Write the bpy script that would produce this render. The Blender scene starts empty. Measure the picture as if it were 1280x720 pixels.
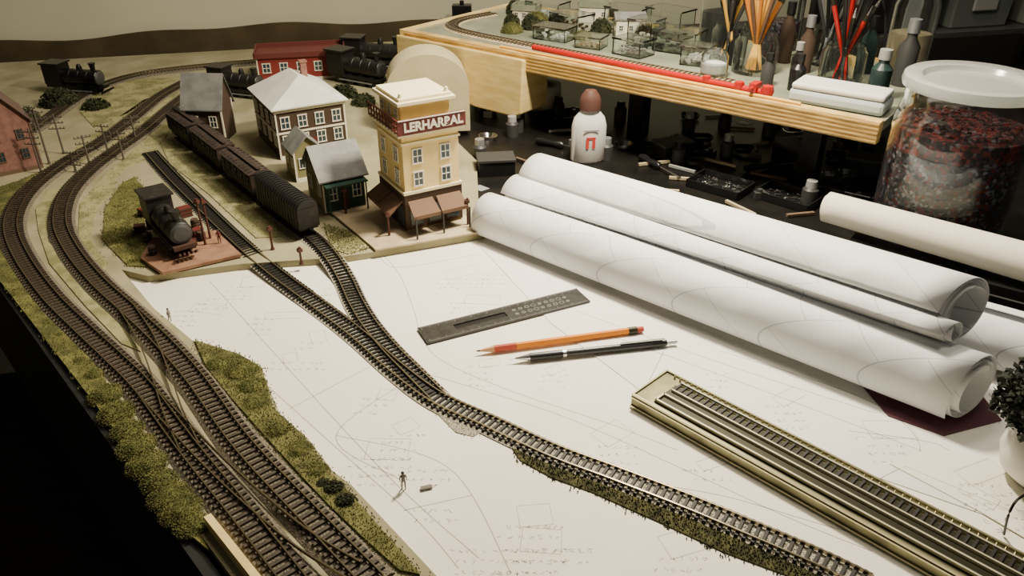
import bpy, bmesh, math, random
from mathutils import Vector, Matrix
random.seed(7)
D=bpy.data; C=bpy.context; COL=C.scene.collection
F=1000.0; TH=math.radians(30); H=0.5
def P(u,v,z=0.0):
    a=(u-640)/F; b=(360-v)/F
    d=Vector((a, math.cos(TH)+b*math.sin(TH), -math.sin(TH)+b*math.cos(TH)))
    t=(z-H)/d.z
    return Vector((0,0,H))+d*t
# ---------------------------------------------------------------- materials
MATS={}
def M(name,c,rough=.6,metal=0,c2=None,scale=80,bump=0,bscale=None,trans=0,ior=1.45,tex='noise',lo=.4,hi=.6,emit=0,stretch=None,spec=.5,stops=None):
    if name in MATS: return MATS[name]
    m=D.materials.new(name); m.use_nodes=True; nt=m.node_tree; b=nt.nodes['Principled BSDF']
    b.inputs['Base Color'].default_value=(*c,1); b.inputs['Roughness'].default_value=rough
    b.inputs['Metallic'].default_value=metal; b.inputs['Transmission Weight'].default_value=trans
    b.inputs['IOR'].default_value=ior; b.inputs['Specular IOR Level'].default_value=spec
    if c2 or bump or stops:
        tc=nt.nodes.new('ShaderNodeTexCoord'); mp=nt.nodes.new('ShaderNodeMapping')
        nt.links.new(tc.outputs['Object'],mp.inputs['Vector'])
        if stretch: mp.inputs['Scale'].default_value=stretch
        def T(s,tx=tex):
            if tx=='voronoi':
                n=nt.nodes.new('ShaderNodeTexVoronoi'); n.inputs['Scale'].default_value=s; o=n.outputs['Color']
            else:
                n=nt.nodes.new('ShaderNodeTexNoise'); n.inputs['Scale'].default_value=s; n.inputs['Detail'].default_value=5; o=n.outputs['Fac']
            nt.links.new(mp.outputs['Vector'],n.inputs['Vector']); return o
        if c2 or stops:
            r=nt.nodes.new('ShaderNodeValToRGB')
            if stops:
                r.color_ramp.interpolation='CONSTANT'
                el=r.color_ramp.elements; el[0].position=stops[0][0]; el[0].color=(*stops[0][1],1); el[1].position=stops[1][0]; el[1].color=(*stops[1][1],1)
                for p_,c_ in stops[2:]: e=el.new(p_); e.color=(*c_,1)
            else:
                r.color_ramp.elements[0].position=lo; r.color_ramp.elements[1].position=hi
                r.color_ramp.elements[0].color=(*c,1); r.color_ramp.elements[1].color=(*c2,1)
            nt.links.new(T(scale),r.inputs['Fac']); nt.links.new(r.outputs['Color'],b.inputs['Base Color'])
        if bump:
            bn=nt.nodes.new('ShaderNodeBump'); bn.inputs['Strength'].default_value=bump; bn.inputs['Distance'].default_value=.002
            nt.links.new(T(bscale or scale),bn.inputs['Height']); nt.links.new(bn.outputs['Normal'],b.inputs['Normal'])
    MATS[name]=m; return m
def rollmat(name,c,lc,rot):
    """white paper with sparse printed plan lines and soft creases"""
    m=D.materials.new(name); m.use_nodes=True; nt=m.node_tree; b=nt.nodes['Principled BSDF']; b.inputs['Roughness'].default_value=.6
    tc=nt.nodes.new('ShaderNodeTexCoord'); mp=nt.nodes.new('ShaderNodeMapping'); mp.inputs['Rotation'].default_value=rot
    nt.links.new(tc.outputs['Object'],mp.inputs['Vector'])
    br=nt.nodes.new('ShaderNodeTexBrick'); br.inputs['Scale'].default_value=7; br.inputs['Mortar Size'].default_value=.0028; br.inputs['Mortar Smooth'].default_value=.3
    br.inputs['Color1'].default_value=(*c,1); br.inputs['Color2'].default_value=(c[0]*.95,c[1]*.95,c[2]*.96,1); br.inputs['Mortar'].default_value=(*lc,1)
    nt.links.new(mp.outputs['Vector'],br.inputs['Vector'])
    nt.links.new(br.outputs['Color'],b.inputs['Base Color'])
    n=nt.nodes.new('ShaderNodeTexNoise'); n.inputs['Scale'].default_value=9; n.inputs['Detail'].default_value=1
    mp2=nt.nodes.new('ShaderNodeMapping'); mp2.inputs['Rotation'].default_value=(0,0,.63); mp2.inputs['Scale'].default_value=(.3,2.4,2.4)
    nt.links.new(tc.outputs['Object'],mp2.inputs['Vector']); nt.links.new(mp2.outputs['Vector'],n.inputs['Vector'])
    bn=nt.nodes.new('ShaderNodeBump'); bn.inputs['Strength'].default_value=.8; bn.inputs['Distance'].default_value=.006
    nt.links.new(n.outputs['Fac'],bn.inputs['Height']); nt.links.new(bn.outputs['Normal'],b.inputs['Normal'])
    MATS[name]=m; return m
wallm=M('wall_paint',(.50,.48,.35),.9,c2=(.54,.515,.38),scale=3)
floorm=M('floor_boards',(.012,.009,.007),.6,c2=(.03,.02,.013),scale=6,stretch=(1,12,1))
blackm=M('black_paint',(.005,.005,.005),.6,c2=(.009,.009,.009),scale=30)
tablem=M('dark_table',(.0035,.0035,.003),.4,c2=(.008,.007,.006),scale=25)
brownback=M('backdrop_brown',(.045,.032,.014),.9,c2=(.068,.048,.022),scale=12)
sand=M('scenery_sand',(.24,.215,.12),.95,c2=(.35,.315,.20),scale=14,bump=.35,bscale=600,lo=.35,hi=.65)
grass=M('grass_olive',(.075,.075,.020),.95,c2=(.18,.17,.05),scale=45,bump=.6,bscale=900)
grassy=M('grass_yellow',(.20,.19,.08),.95,c2=(.35,.32,.16),scale=40,bump=.5,bscale=800)
grassd=M('grass_dark',(.028,.028,.009),.95,c2=(.08,.075,.025),scale=120,bump=.6,bscale=900)
grassm=M('grass_moss',(.075,.075,.022),.95,c2=(.16,.15,.05),scale=45,bump=.6,bscale=900)
leaf=M('leaf_olive',(.09,.095,.025),.95,c2=(.17,.165,.05),scale=60)
leafm=M('leaf_moss',(.075,.08,.02),.95,c2=(.155,.15,.045),scale=60)
leafd=M('leaf_dark',(.014,.02,.007),.9,c2=(.04,.045,.015),scale=150)
ballast=M('ballast_grey',(.07,.058,.042),.95,c2=(.22,.19,.14),scale=700,bump=.9)
ballastl=M('ballast_light',(.16,.14,.10),.95,c2=(.55,.52,.42),scale=700,bump=.9)
tiem=M('tie_brown',(.025,.017,.011),.6,c2=(.055,.040,.028),scale=300)
tied=M('tie_black',(.008,.007,.0055),.6)
railm=M('rail_dark_steel',(.36,.30,.21),.22,.95)
railb=M('rail_bright',(.38,.32,.23),.22,.95)
paper=M('paper_cream',(.82,.785,.67),.75,c2=(.88,.85,.74),scale=5)
paperb=M('paper_white',(.78,.77,.72),.75,c2=(.84,.83,.78),scale=5)
paperr=rollmat('paper_roll_a',(.82,.83,.85),(.48,.50,.56),(.4,.9,.63))
paperr2=rollmat('paper_roll_b',(.85,.86,.87),(.53,.55,.60),(1.2,.3,.63))
paperc=M('paper_roll_cream',(.76,.72,.60),.7)
pencilm=M('pencil_marks',(.33,.32,.28),.9)
wood=M('pine_wood',(.72,.49,.17),.45,c2=(.48,.30,.09),scale=14,stretch=(2,2,30),bump=.2)
woodp=M('pine_block',(.82,.64,.28),.55,c2=(.70,.52,.20),scale=8,stretch=(3,2,14))
modtop=M('module_top',(.20,.22,.16),.12,c2=(.30,.31,.23),scale=12)
yellow=M('tower_yellow',(.74,.56,.22),.7,c2=(.78,.60,.26),scale=60)
cream=M('cream_trim',(.80,.71,.45),.6)
maroon=M('maroon',(.11,.016,.012),.6)
glassd=M('window_glass_dark',(.03,.05,.065),.12)
trimw=M('trim_white',(.76,.71,.58),.6)
brownm=M('brown_awning',(.15,.085,.05),.8)
tan=M('tan_base',(.42,.33,.21),.9,c2=(.52,.42,.28),scale=40)
rust=M('rust_platform',(.20,.10,.06),.85,c2=(.28,.15,.09),scale=60)
roofw=M('roof_white',(.60,.59,.53),.7,c2=(.70,.69,.62),scale=25)
roofg=M('roof_grey',(.15,.15,.145),.6,c2=(.21,.21,.20),scale=50)
greenw=M('wall_green',(.018,.055,.038),.7)
olivew=M('wall_olive',(.21,.19,.085),.8)
brownw=M('wall_brown',(.13,.08,.05),.8)
browndk=M('wall_dark_brown',(.055,.032,.02),.8)
redw=M('wall_red',(.22,.028,.022),.6)
pinkw=M('wall_pink_brick',(.27,.13,.10),.85,c2=(.20,.095,.075),scale=120)
blackmet=M('black_metal',(.007,.007,.008),.3,.3)
traind=M('train_brown',(.040,.024,.019),.55,c2=(.028,.018,.015),scale=60)
trainr=M('train_roof',(.030,.021,.018),.5,c2=(.05,.034,.03),scale=60)
trainb=M('train_black',(.013,.012,.011),.4)
weather=M('weathered_black',(.010,.009,.008),.5,c2=(.030,.022,.017),scale=120,lo=.5,hi=.75)
steel=M('steel',(.5,.5,.5),.25,1)
brass=M('brass_aged',(.15,.14,.08),.33,.85,c2=(.25,.235,.135),scale=30)
brasspale=M('pale_brass',(.62,.57,.37),.25,.75)
brassd=M('brass_dark',(.035,.033,.02),.4,.6)
brightmet=M('bright_studs',(.95,.88,.62),.15,1)
orange=M('orange_paint',(.70,.23,.025),.35)
yel=M('yellow_stick',(.78,.44,.08),.4)
redp=M('red_plastic',(.42,.012,.01),.25)
silver=M('silver_plastic',(.35,.36,.38),.3,.6)
blackp=M('black_plastic',(.009,.009,.010),.3)
greyp=M('grey_marks',(.30,.30,.29),.5)
eraser=M('eraser_red',(.40,.06,.035),.7)
woodt=M('pencil_wood',(.55,.30,.15),.7)
whitep=M('white_plastic',(.78,.77,.73),.35)
glass=M('clear_glass',(.93,.97,.96),.03,trans=1,ior=1.45)
purple=M('folder_maroon',(.075,.014,.03),.6)
concrete=M('beige_card',(.48,.41,.24),.8,c2=(.52,.45,.28),scale=30)
mixst=[(0,(.008,.01,.018)),(.34,(.04,.04,.06)),(.44,(.10,.09,.12)),(.50,(.15,.018,.018)),(.58,(.18,.17,.21)),(.63,(.12,.025,.03)),(.68,(.03,.035,.055)),(.76,(.24,.23,.27)),(.82,(.06,.055,.09))]
jarmix=M('jar_mixed_parts',(.02,.025,.04),.3,scale=260,bump=1,tex='voronoi',stops=mixst)
jarred=M('jar_red_parts',(.05,.008,.010),.4,scale=220,bump=1,tex='voronoi',stops=[(0,(.02,.01,.014)),(.38,(.14,.018,.018)),(.52,(.05,.04,.05)),(.58,(.22,.035,.03)),(.68,(.03,.012,.018)),(.8,(.16,.13,.15))])
labelr=M('label_red',(.6,.05,.04),.6)
cloth=M('figure_grey',(.16,.145,.125),.8)
capm=M('brown_cap',(.10,.045,.035),.5)
greyd=M('dark_grey_parts',(.04,.04,.04),.5)
# ---------------------------------------------------------------- mesh builder
class MB:
    def __init__(s): s.v=[]; s.f=[]; s.m=[]
    def add(s,vs,fs,m=0):
        o=len(s.v); s.v+= [tuple(x) for x in vs]; s.f+=[tuple(i+o for i in f) for f in fs]; s.m+=[m]*len(fs); return s
    def box(s,c,d,m=0,rz=0,R=None,taper=1):
        x,y,z=d[0]/2,d[1]/2,d[2]/2
        vs=[Vector(p) for p in [(-x,-y,-z),(x,-y,-z),(x,y,-z),(-x,y,-z),(-x*taper,-y*taper,z),(x*taper,-y*taper,z),(x*taper,y*taper,z),(-x*taper,y*taper,z)]]
        Rm=R or Matrix.Rotation(rz,3,'Z')
        vs=[Rm@p+Vector(c) for p in vs]
        return s.add(vs,[(0,3,2,1),(4,5,6,7),(0,1,5,4),(1,2,6,5),(2,3,7,6),(3,0,4,7)],m)
    def cyl(s,a,b,r0,r1=None,n=16,m=0,caps=True):
        a=Vector(a); b=Vector(b); r1=r0 if r1 is None else r1
        ax=(b-a).normalized(); q=ax.to_track_quat('Z','Y').to_matrix()
        vs=[];fs=[]
        for p,r in((a,r0),(b,r1)):
            for i in range(n):
                t=2*math.pi*i/n; vs.append(p+q@Vector((math.cos(t)*r,math.sin(t)*r,0)))
        for i in range(n):
            j=(i+1)%n; fs.append((i,j,n+j,n+i))
        if caps: fs.append(tuple(range(n-1,-1,-1))); fs.append(tuple(range(n,2*n)))
        return s.add(vs,fs,m)
    def lathe(s,prof,n=32,m=0,c=(0,0,0),sy=1):
        vs=[];fs=[]
        for r,z in prof:
            for i in range(n):
                t=2*math.pi*i/n; vs.append((c[0]+r*math.cos(t),c[1]+r*math.sin(t)*sy,c[2]+z))
        for k in range(len(prof)-1):
            for i in range(n):
                j=(i+1)%n; fs.append((k*n+i,k*n+j,(k+1)*n+j,(k+1)*n+i))
        return s.add(vs,fs,m)
    def prism(s,poly,z0,z1,m=0):
        n=len(poly); vs=[(p[0],p[1],z0) for p in poly]+[(p[0],p[1],z1) for p in poly]
        ar=sum(poly[i][0]*poly[(i+1)%n][1]-poly[(i+1)%n][0]*poly[i][1] for i in range(n))
        idx=list(range(n))
        if ar<0: idx=idx[::-1]
        fs=[tuple(idx[::-1]),tuple(i+n for i in idx)]
        for k in range(n):
            a,b=idx[k],idx[(k+1)%n]; fs.append((a,b,b+n,a+n))
        return s.add(vs,fs,m)
    def tube(s,pts,r,n=6,m=0):
        vs=[];fs=[];K=len(pts)
        for i,p in enumerate(pts):
            t=(Vector(pts[min(i+1,K-1)])-Vector(pts[max(i-1,0)])).normalized(); q=t.to_track_quat('Z','Y').to_matrix()
            for k in range(n):
                a=2*math.pi*k/n; vs.append(Vector(p)+q@Vector((math.cos(a)*r,math.sin(a)*r,0)))
        for i in range(K-1):
            for k in range(n):
                l=(k+1)%n; fs.append((i*n+k,i*n+l,(i+1)*n+l,(i+1)*n+k))
        fs.append(tuple(range(n-1,-1,-1))); fs.append(tuple(range((K-1)*n,K*n)))
        return s.add(vs,fs,m)
    def sweep(s,pts,w,z0,z1,off=0,m=0,wt=None):
        n=len(pts); vs=[];fs=[]; wt=wt or w
        for i,p in enumerate(pts):
            t=(pts[min(i+1,n-1)]-pts[max(i-1,0)]); t.z=0; t.normalize(); q=Vector((-t.y,t.x,0))
            for o,z in((-w/2,z0),(w/2,z0),(wt/2,z1),(-wt/2,z1)):
                vs.append(p+q*(off+o)+Vector((0,0,z)))
        for i in range(n-1):
            a=i*4;b=a+4
            for k in range(4):
                l=(k+1)%4; fs.append((a+k,b+k,b+l,a+l))
        fs.append((0,1,2,3)); e=(n-1)*4; fs.append((e+3,e+2,e+1,e))
        return s.add(vs,fs,m)
    def build(s,name,mats,parent=None,loc=None,rot=0,smooth=False,bevel=0,label=None,cat=None,**kw):
        me=D.meshes.new(name); me.from_pydata(s.v,[],s.f); 
        for m in (mats if isinstance(mats,(list,tuple)) else [mats]): me.materials.append(m)
        for p,i in zip(me.polygons,s.m): p.material_index=i; p.use_smooth=smooth
        bm=bmesh.new(); bm.from_mesh(me); bmesh.ops.recalc_face_normals(bm,faces=bm.faces); bm.to_mesh(me); bm.free()
        o=D.objects.new(name,me); COL.objects.link(o)
        if loc is not None: o.location=loc
        if rot: o.rotation_euler[2]=rot
        if parent: o.parent=parent
        if smooth:
            md=o.modifiers.new('es','EDGE_SPLIT'); md.split_angle=math.radians(40)
        if bevel:
            md=o.modifiers.new('bv','BEVEL'); md.width=bevel; md.segments=2; md.limit_method='ANGLE'
        if label: o['label']=label; 
        if cat: o['category']=cat
        for k,v in kw.items(): o[k]=v
        return o
def root(name,loc,rot=0,label='',cat='',group=None):
    e=D.objects.new(name,None); e.empty_display_size=.02; COL.objects.link(e); e.location=loc; e.rotation_euler[2]=rot
    e['label']=label; e['category']=cat
    if group: e['group']=group
    return e
def child(me,name,parent,loc,rot=0,label=None):
    o=D.objects.new(name,me); COL.objects.link(o); o.parent=parent; o.location=loc; o.rotation_euler[2]=rot
    if label:o['label']=label
    return o
def textobj(s,name,size,mat,parent,loc,rot,depth=.0004,sx=1,bold=.03,sp=1):
    cu=D.curves.new('t','FONT'); cu.body=s; cu.size=size; cu.extrude=depth; cu.align_x='CENTER'; cu.align_y='CENTER'; cu.offset=size*bold; cu.space_character=sp
    o=D.objects.new('t',cu); COL.objects.link(o); C.view_layer.update()
    me=D.meshes.new_from_object(o.evaluated_get(C.evaluated_depsgraph_get())); D.objects.remove(o)
    me.materials.clear(); me.materials.append(mat)
    n=D.objects.new(name,me); COL.objects.link(n); n.parent=parent; n.location=loc; n.rotation_euler=rot; n.scale=(sx,1,1)
    return n
def crom(pts,step):
    out=[]; n=len(pts)
    for i in range(n-1):
        p0=pts[max(i-1,0)];p1=pts[i];p2=pts[i+1];p3=pts[min(i+2,n-1)]
        for k in range(24):
            t=k/24
            out.append(.5*((2*p1)+(p2-p0)*t+(2*p0-5*p1+4*p2-p3)*t*t+(3*p1-p0-3*p2+p3)*t**3))
    out.append(pts[-1])
    res=[out[0]]; acc=0
    for a,b in zip(out[:-1],out[1:]):
        L=(b-a).length
        if L<1e-9: continue
        d=step-acc
        while d<=L:
            res.append(a+(b-a)*(d/L)); d+=step
        acc=L-(d-step)
    return res
# ---------------------------------------------------------------- room
def ywall(x): return 2.29+.247*x
wa=math.atan(.247)
o=MB().box((0,.05,.55),(9,.1,2.9)).build('wall_back',wallm,loc=(0,2.29,0),rot=wa,kind='structure')
MB().box((0,.5,-.95),(9,8,.1)).build('floor',floorm,kind='structure')
E1=P(0,345);E2=P(260,700);ed=(E2-E1).normalized()
def eline(s): return E2+ed*s
tp=[tuple(eline(.55))[:2],(1.7,-.05),(1.7,ywall(1.7)-.012),(-1.62,ywall(-1.62)-.012),tuple(E1-ed*.95)[:2]]
tb=root('layout_table',(0.2,1,-.9),0,'black-edged train layout table filling the room corner','table')
mb=MB(); mb.prism([(p[0]-.2,p[1]-1) for p in tp],.78,.9); mb.build('table_top',tablem,tb)
a=Vector((tp[4][0]-.2,tp[4][1]-1,0)); b=Vector((tp[0][0]-.2,tp[0][1]-1,0)); nn=Vector((-ed.y,ed.x,0)); 
if nn.x>0: nn=-nn
mid=(a+b)/2+nn*.006; L=(b-a).length
MB().box((mid.x,mid.y,.80),(L,.01,.215),rz=math.atan2(ed.y,ed.x)).build('fascia',blackm,tb,label='black vertical fascia board')
for p in [(-1.3,.9),(-.2,-.2),(1.3,-.8),(1.3,1.3),(-.3,.9)]:
    MB().box((p[0],p[1],.39),(.06,.06,.78)).build('leg',blackm,tb)
q0=P(262,655,.012);q1=P(325,735,.012)
MB().box((0,0,0),((q1-q0).length,.006,.012)).build('wood_lath',woodp,loc=(q0+q1)/2+Vector((0,0,.004)),rot=math.atan2((q1-q0).y,(q1-q0).x),label='thin pale wooden lath along the layout edge',cat='wood strip')
mb=MB(); N=60; 
for i in range(N):
    x0=-1.6+i*1.9/N; x1=x0+1.9/N
    h=lambda x:.054+.006*math.sin(x*7)+.004*math.sin(x*19)
    vs=[]
    for x,hh in((x0,h(x0)),(x1,h(x1))):
        y=ywall(x)-.02
        vs+=[(x,y-.004,0),(x,y-.004,hh),(x,y+.004,hh),(x,y+.004,0)]
    mb.add(vs,[(0,4,5,1),(1,5,6,2),(2,6,7,3)]+([(0,1,2,3)] if i==0 else [])+([(7,6,5,4)] if i==N-1 else []))
mb.build('backdrop_board',brownback,label='dark brown wavy-topped backdrop strip along the wall',cat='backdrop')
# ---------------------------------------------------------------- terrain
TZ=.010
def pts(l,z=0): return [tuple(P(u,v,z))[:2] for u,v in l]
inset=lambda s:tuple(eline(s)+(-nn)*.004)[:2]
tpoly=[inset(-1.45),inset(-.6),inset(-.1),inset(.1)]+pts([(560,735),(440,607),(415,588),(385,548),(350,518),(330,470),(280,443),(240,425),(192,385),(152,337),(185,345),(300,330),(420,322),(480,313),(606,291),(598,250)],TZ)+[(-.06,1.28),(-.2,1.62),(-.25,2.16),(-1.5,1.86)]
trn=root('scenery_base',(-.5,1,0.0),0,'sandy olive model-railway scenery ground under the tracks','terrain')
def tri_prism(name,poly,z0,z1,mat,parent,loc,label=None,tufts=0,th=.003,tm=None):
    bm=bmesh.new(); 
    vs=[bm.verts.new((x-loc[0],y-loc[1],z1)) for x,y in poly]; f=bm.faces.new(vs); 
    r=bmesh.ops.extrude_face_region(bm,geom=[f]); 
    for v in [g for g in r['geom'] if isinstance(g,bmesh.types.BMVert)]: v.co.z=z0
    bmesh.ops.recalc_face_normals(bm,faces=bm.faces); bmesh.ops.triangulate(bm,faces=bm.faces)
    me=D.meshes.new(name); 
    if tufts:
        xs=[p[0] for p in poly]; ys=[p[1] for p in poly]
        for _ in range(tufts):
            x=random.uniform(min(xs),max(xs)); y=random.uniform(min(ys),max(ys))
            px=x+random.gauss(0,.0025); py=y+random.gauss(0,.0025)
            ins=False; n=len(poly); j=n-1
            for i in range(n):
                if (poly[i][1]>y)!=(poly[j][1]>y) and x<(poly[j][0]-poly[i][0])*(y-poly[i][1])/(poly[j][1]-poly[i][1])+poly[i][0]: ins=not ins
                j=i
            if not ins: continue
            c=Vector((px-loc[0],py-loc[1],z1)); h=th*random.uniform(.3,1); s=th*.45
            a=random.uniform(0,6.28)
            q=[bm.verts.new(c+Vector((math.cos(a+i*2.09)*s,math.sin(a+i*2.09)*s,-.0008))) for i in range(3)]
            tpv=bm.verts.new(c+Vector((random.uniform(-s,s),random.uniform(-s,s),h)))
            for i in range(3): ff=bm.faces.new((q[i],q[(i+1)%3],tpv)); ff.material_index=1 if tm else 0
    bm.to_mesh(me); bm.free(); me.materials.append(mat); 
    if tm: me.materials.append(tm)
    o=D.objects.new(name,me); COL.objects.link(o); o.parent=parent
    if parent is None: o.location=(loc[0],loc[1],0)
    if label:o['label']=label
    return o
tri_prism('ground',tpoly,0.0015,TZ,sand,trn,(-.5,1),'sandy ground board')
T0=(-.5,1)
def patch(l,mat,n=1500,th=.003,tm=None,z=TZ,dz=.0012,label=None,name='grass_patch'):
    tri_prism(name,pts(l,z),z-.001,z+dz,mat,trn,T0,label,n,th,tm)
patch([(-10,300),(16,338),(52,384),(100,430),(128,470),(158,522),(190,580),(232,640),(262,690),(240,672),(120,507),(0,352),(-10,340)],grass,45000,.0019,leaf,label='olive grass verge',dz=.0022)
patch([(48,288),(62,330),(106,382),(152,430),(176,440),(158,410),(104,352),(60,302),(60,268),(85,235),(62,238),(45,262)],grassy,1500,.0012,grassy,label='yellowish grass strip between tracks')
patch([(244,427),(300,445),(328,462),(342,512),(378,545),(412,592),(430,610),(500,690),(525,720),(500,715),(450,670),(410,632),(380,600),(330,545),(290,500),(258,460)],grassm,42000,.0018,leafm,label='mossy olive grass verge',dz=.0025)
patch([(132,262),(150,232),(168,222),(184,240),(180,290),(190,335),(160,333),(128,300)],grass,12000,.0022,leaf,dz=.0015,label='green grass patch')
patch([(200,178),(235,178),(300,228),(335,262),(352,296),(320,298),(262,244),(212,205)],grassy,6000,.0018,leaf,label='yellow-green grass strip')
patch([(405,280),(440,292),(465,309),(435,318),(415,312)],grassy,3000,.0020,leaf)
patch([(130,104),(225,96),(205,112),(160,142),(118,160),(100,140)],grassy,4000,.002,grassy)
patch([(195,185),(180,200),(150,215),(140,240),(122,262),(112,300),(135,330),(125,345),(98,300),(100,255),(130,222),(175,182),(225,130),(236,140)],grassy,4500,.0018,leaf)
patch([(-20,240),(20,228),(50,215),(40,222),(10,255),(0,285),(-20,300)],grass,5000,.002,leaf)
patch([(160,168),(90,210),(55,226),(100,180),(180,125),(230,108),(200,140)],grassy,100,.003,leaf)
patch([(262,170),(285,185),(330,215),(350,240),(330,238),(290,210),(250,180)],grassy,1500,.002,leaf)
def bushmesh(r,h,n,mat,ls):
    bm=bmesh.new()
    bmesh.ops.create_icosphere(bm,subdivisions=3,radius=1)
    for v in bm.verts:
        v.co*=random.uniform(.86,1.0); v.co=Vector((v.co.x*r*.9,v.co.y*r*.9,max(0,v.co.z)*h*.9))
    for _ in range(n):
        a=random.uniform(0,6.283); ph=math.asin(random.uniform(0,1)); k=random.uniform(.8,1.08)
        c=Vector((math.cos(a)*math.cos(ph)*r*k,math.sin(a)*math.cos(ph)*r*k,math.sin(ph)*h*k))
        R=Matrix.Rotation(random.uniform(0,6.28),3,Vector((random.uniform(-1,1),random.uniform(-1,1),random.uniform(-1,1))).normalized())
        s=ls*random.uniform(.6,1.3)
        q=[bm.verts.new(c+R@Vector(p)) for p in((-s,-s*.5,0),(s,-s*.4,0),(s*.7,s*.6,s*.3),(-s*.6,s*.6,0))]
        bm.faces.new(q)
    me=D.meshes.new('bush'); bm.to_mesh(me); bm.free(); me.materials.append(mat); return me
BM=[bushmesh(.013,.007,1500,leafm,.0006),bushmesh(.018,.009,2500,leafm,.0006),bushmesh(.011,.009,700,leafd,.0010)]
def bush(u,v,k,s=1,z=TZ):
    o=D.objects.new('bush',BM[k]); COL.objects.link(o); p=P(u,v,z); o.location=p; o.scale=(s,s,s*random.uniform(.8,1.1)); o.rotation_euler[2]=random.uniform(0,6)
    o['label']='olive foam bush on the scenery beside the track' if k<2 else 'dark green foam bush beside the track'; o['category']='bush'; o['group']='bushes along the track verge'
for u,v,k,s in [(272,457,0,1.0),(302,466,1,1.0),(316,484,0,1.1),(320,505,1,.8),(348,540,0,.9),(375,564,1,.7),(398,590,0,.8),(418,612,2,.8),(432,628,2,.8),(404,606,2,.6),
    (118,470,0,.8),(134,495,1,.95),(147,518,1,1.0),(160,540,0,1.2),(172,560,1,1.0),(185,582,1,1.0),(200,604,0,1.2),(213,622,1,1.0),(227,640,1,1.0),(240,658,0,1.1),(100,452,0,.6),(75,420,0,.5)]:
    bush(u,v,k,s)
# ---------------------------------------------------------------- papers
def sheet(name,l,z,mat,label,th=.0006):
    poly=pts(l,z); c=sum((Vector((x,y,0)) for x,y in poly),Vector())/len(poly)
    r=root(name,(c.x,c.y,z),0,label,'paper'); 
    MB().prism([(x-c.x,y-c.y) for x,y in poly],0,th).build('sheet',mat,r)
    return r,c,th
pr,pc,pt=sheet('track_plan_paper',[(125,322),(600,287),(660,280),(1300,470),(1300,760),(560,760)],.0002,paper,'large cream paper with pencilled track plans on the table')
pr2,pc2,pt2=sheet('drawing_sheet',[(598,306),(650,285),(1300,490),(1300,668),(1100,598),(800,488),(690,405)],.0010,paperb,'white drawing sheet under the rolled plans')
pr3,pc3,pt3=sheet('drawing_sheet',[(1112,580),(1165,560),(1310,590),(1310,690),(1225,640)],.0018,paper,'small cream drawing sheet beside the brass bridge')
def lines(name,polys,z,mat,parent,c):
    mb=MB()
    for pl,w in polys:
        ps=[Vector((p[0]-c.x,p[1]-c.y,0)) for p in pl]
        if len(ps)>1: mb.sweep(ps,w,0,.00012)
    o=mb.build(name,mat,parent); o.location=(0,0,z); return o
def W(l): return [P(u,v,0) for u,v in l]
def scrib(cl,L):
    for u,v,k in cl:
        c=P(u,v,0)
        for r in range(random.randint(2,4)):
            x=-.02+random.uniform(0,.01); y=-r*.011; 
            for q in range(k):
                pl=[]
                for t in range(random.randint(3,6)): pl.append(c+Vector((x+random.uniform(0,.005),y+random.uniform(-.002,.003),0)))
                L.append((pl,.0005)); x+=random.uniform(.004,.009)
        if random.random()<.7:
            w_,h_=random.uniform(.015,.045),random.uniform(.012,.03); a=random.uniform(-.2,.9); ca,sa=math.cos(a),math.sin(a)
            L.append(([c+Vector((x*ca-y*sa,x*sa+y*ca,0)) for x,y in [(0,0),(w_,0),(w_,h_),(0,h_),(0,0)]],.0006))
L=[]
for l in [[(320,470),(420,560),(520,650),(580,720)],[(590,620),(500,640)],[(362,512),(470,455)],[(262,352),(460,570),(600,700)],[(500,600),(420,545),(520,470)],
          [(478,318),(500,345),(518,390),(525,415),(550,450),(640,490),(760,530),(850,565)],[(540,470),(700,520),(860,590),(990,650),(1090,690)],
          [(770,600),(900,620),(1040,660),(1200,700)],[(420,545),(560,585),(640,720)],[(475,322),(500,335),(600,318)],[(850,440),(960,520),(1110,590)]]:
    L.append((crom(W(l),.01),.0008))
scrib([(270,375,7),(355,455,9),(235,390,5),(455,575,9),(525,590,6),(590,690,10),(650,690,9),(560,350,10),(620,345,6),(540,640,6),(470,500,4),(390,430,4),(650,660,8),(690,470,5),(760,560,6),(330,400,4),(580,380,5),(500,545,5),(700,690,6),(880,590,5),(1000,590,5),(300,360,5),(410,370,5),(600,460,4),(840,700,6)],L)
lines('pencil_drawing',L,pt-.00005,pencilm,pr,pc)
L=[]
for l in [[(760,420),(900,470),(1060,530),(1240,600)],[(720,390),(900,455),(1100,520)],[(1060,540),(1180,560),(1170,600)],[(830,440),(810,480)],[(900,440),(1080,500),(1150,560),(1100,600)]]:
    L.append((crom(W(l),.01),.0008))
scrib([(1090,550,6),(900,470,4),(820,430,5),(980,510,5)],L)
lines('pencil_drawing',L,pt2-.00005,pencilm,pr2,pc2)
L=[]; scrib([(1215,610,7),(1240,640,7)],L); L.append((W([(1130,585),(1260,640)]),.0006))
lines('pencil_drawing',L,pt3-.00005,pencilm,pr3,pc3)
poly=pts([(1060,462),(1225,492),(1252,526),(1180,545),(1110,520)],.002); c=P(1160,510,.002)
MB().prism([(x-c.x,y-c.y) for x,y in poly],0,.0012).build('folder',purple,loc=(c.x,c.y,.0018),label='maroon paper folder under the rolled plans',cat='folder')
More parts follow.
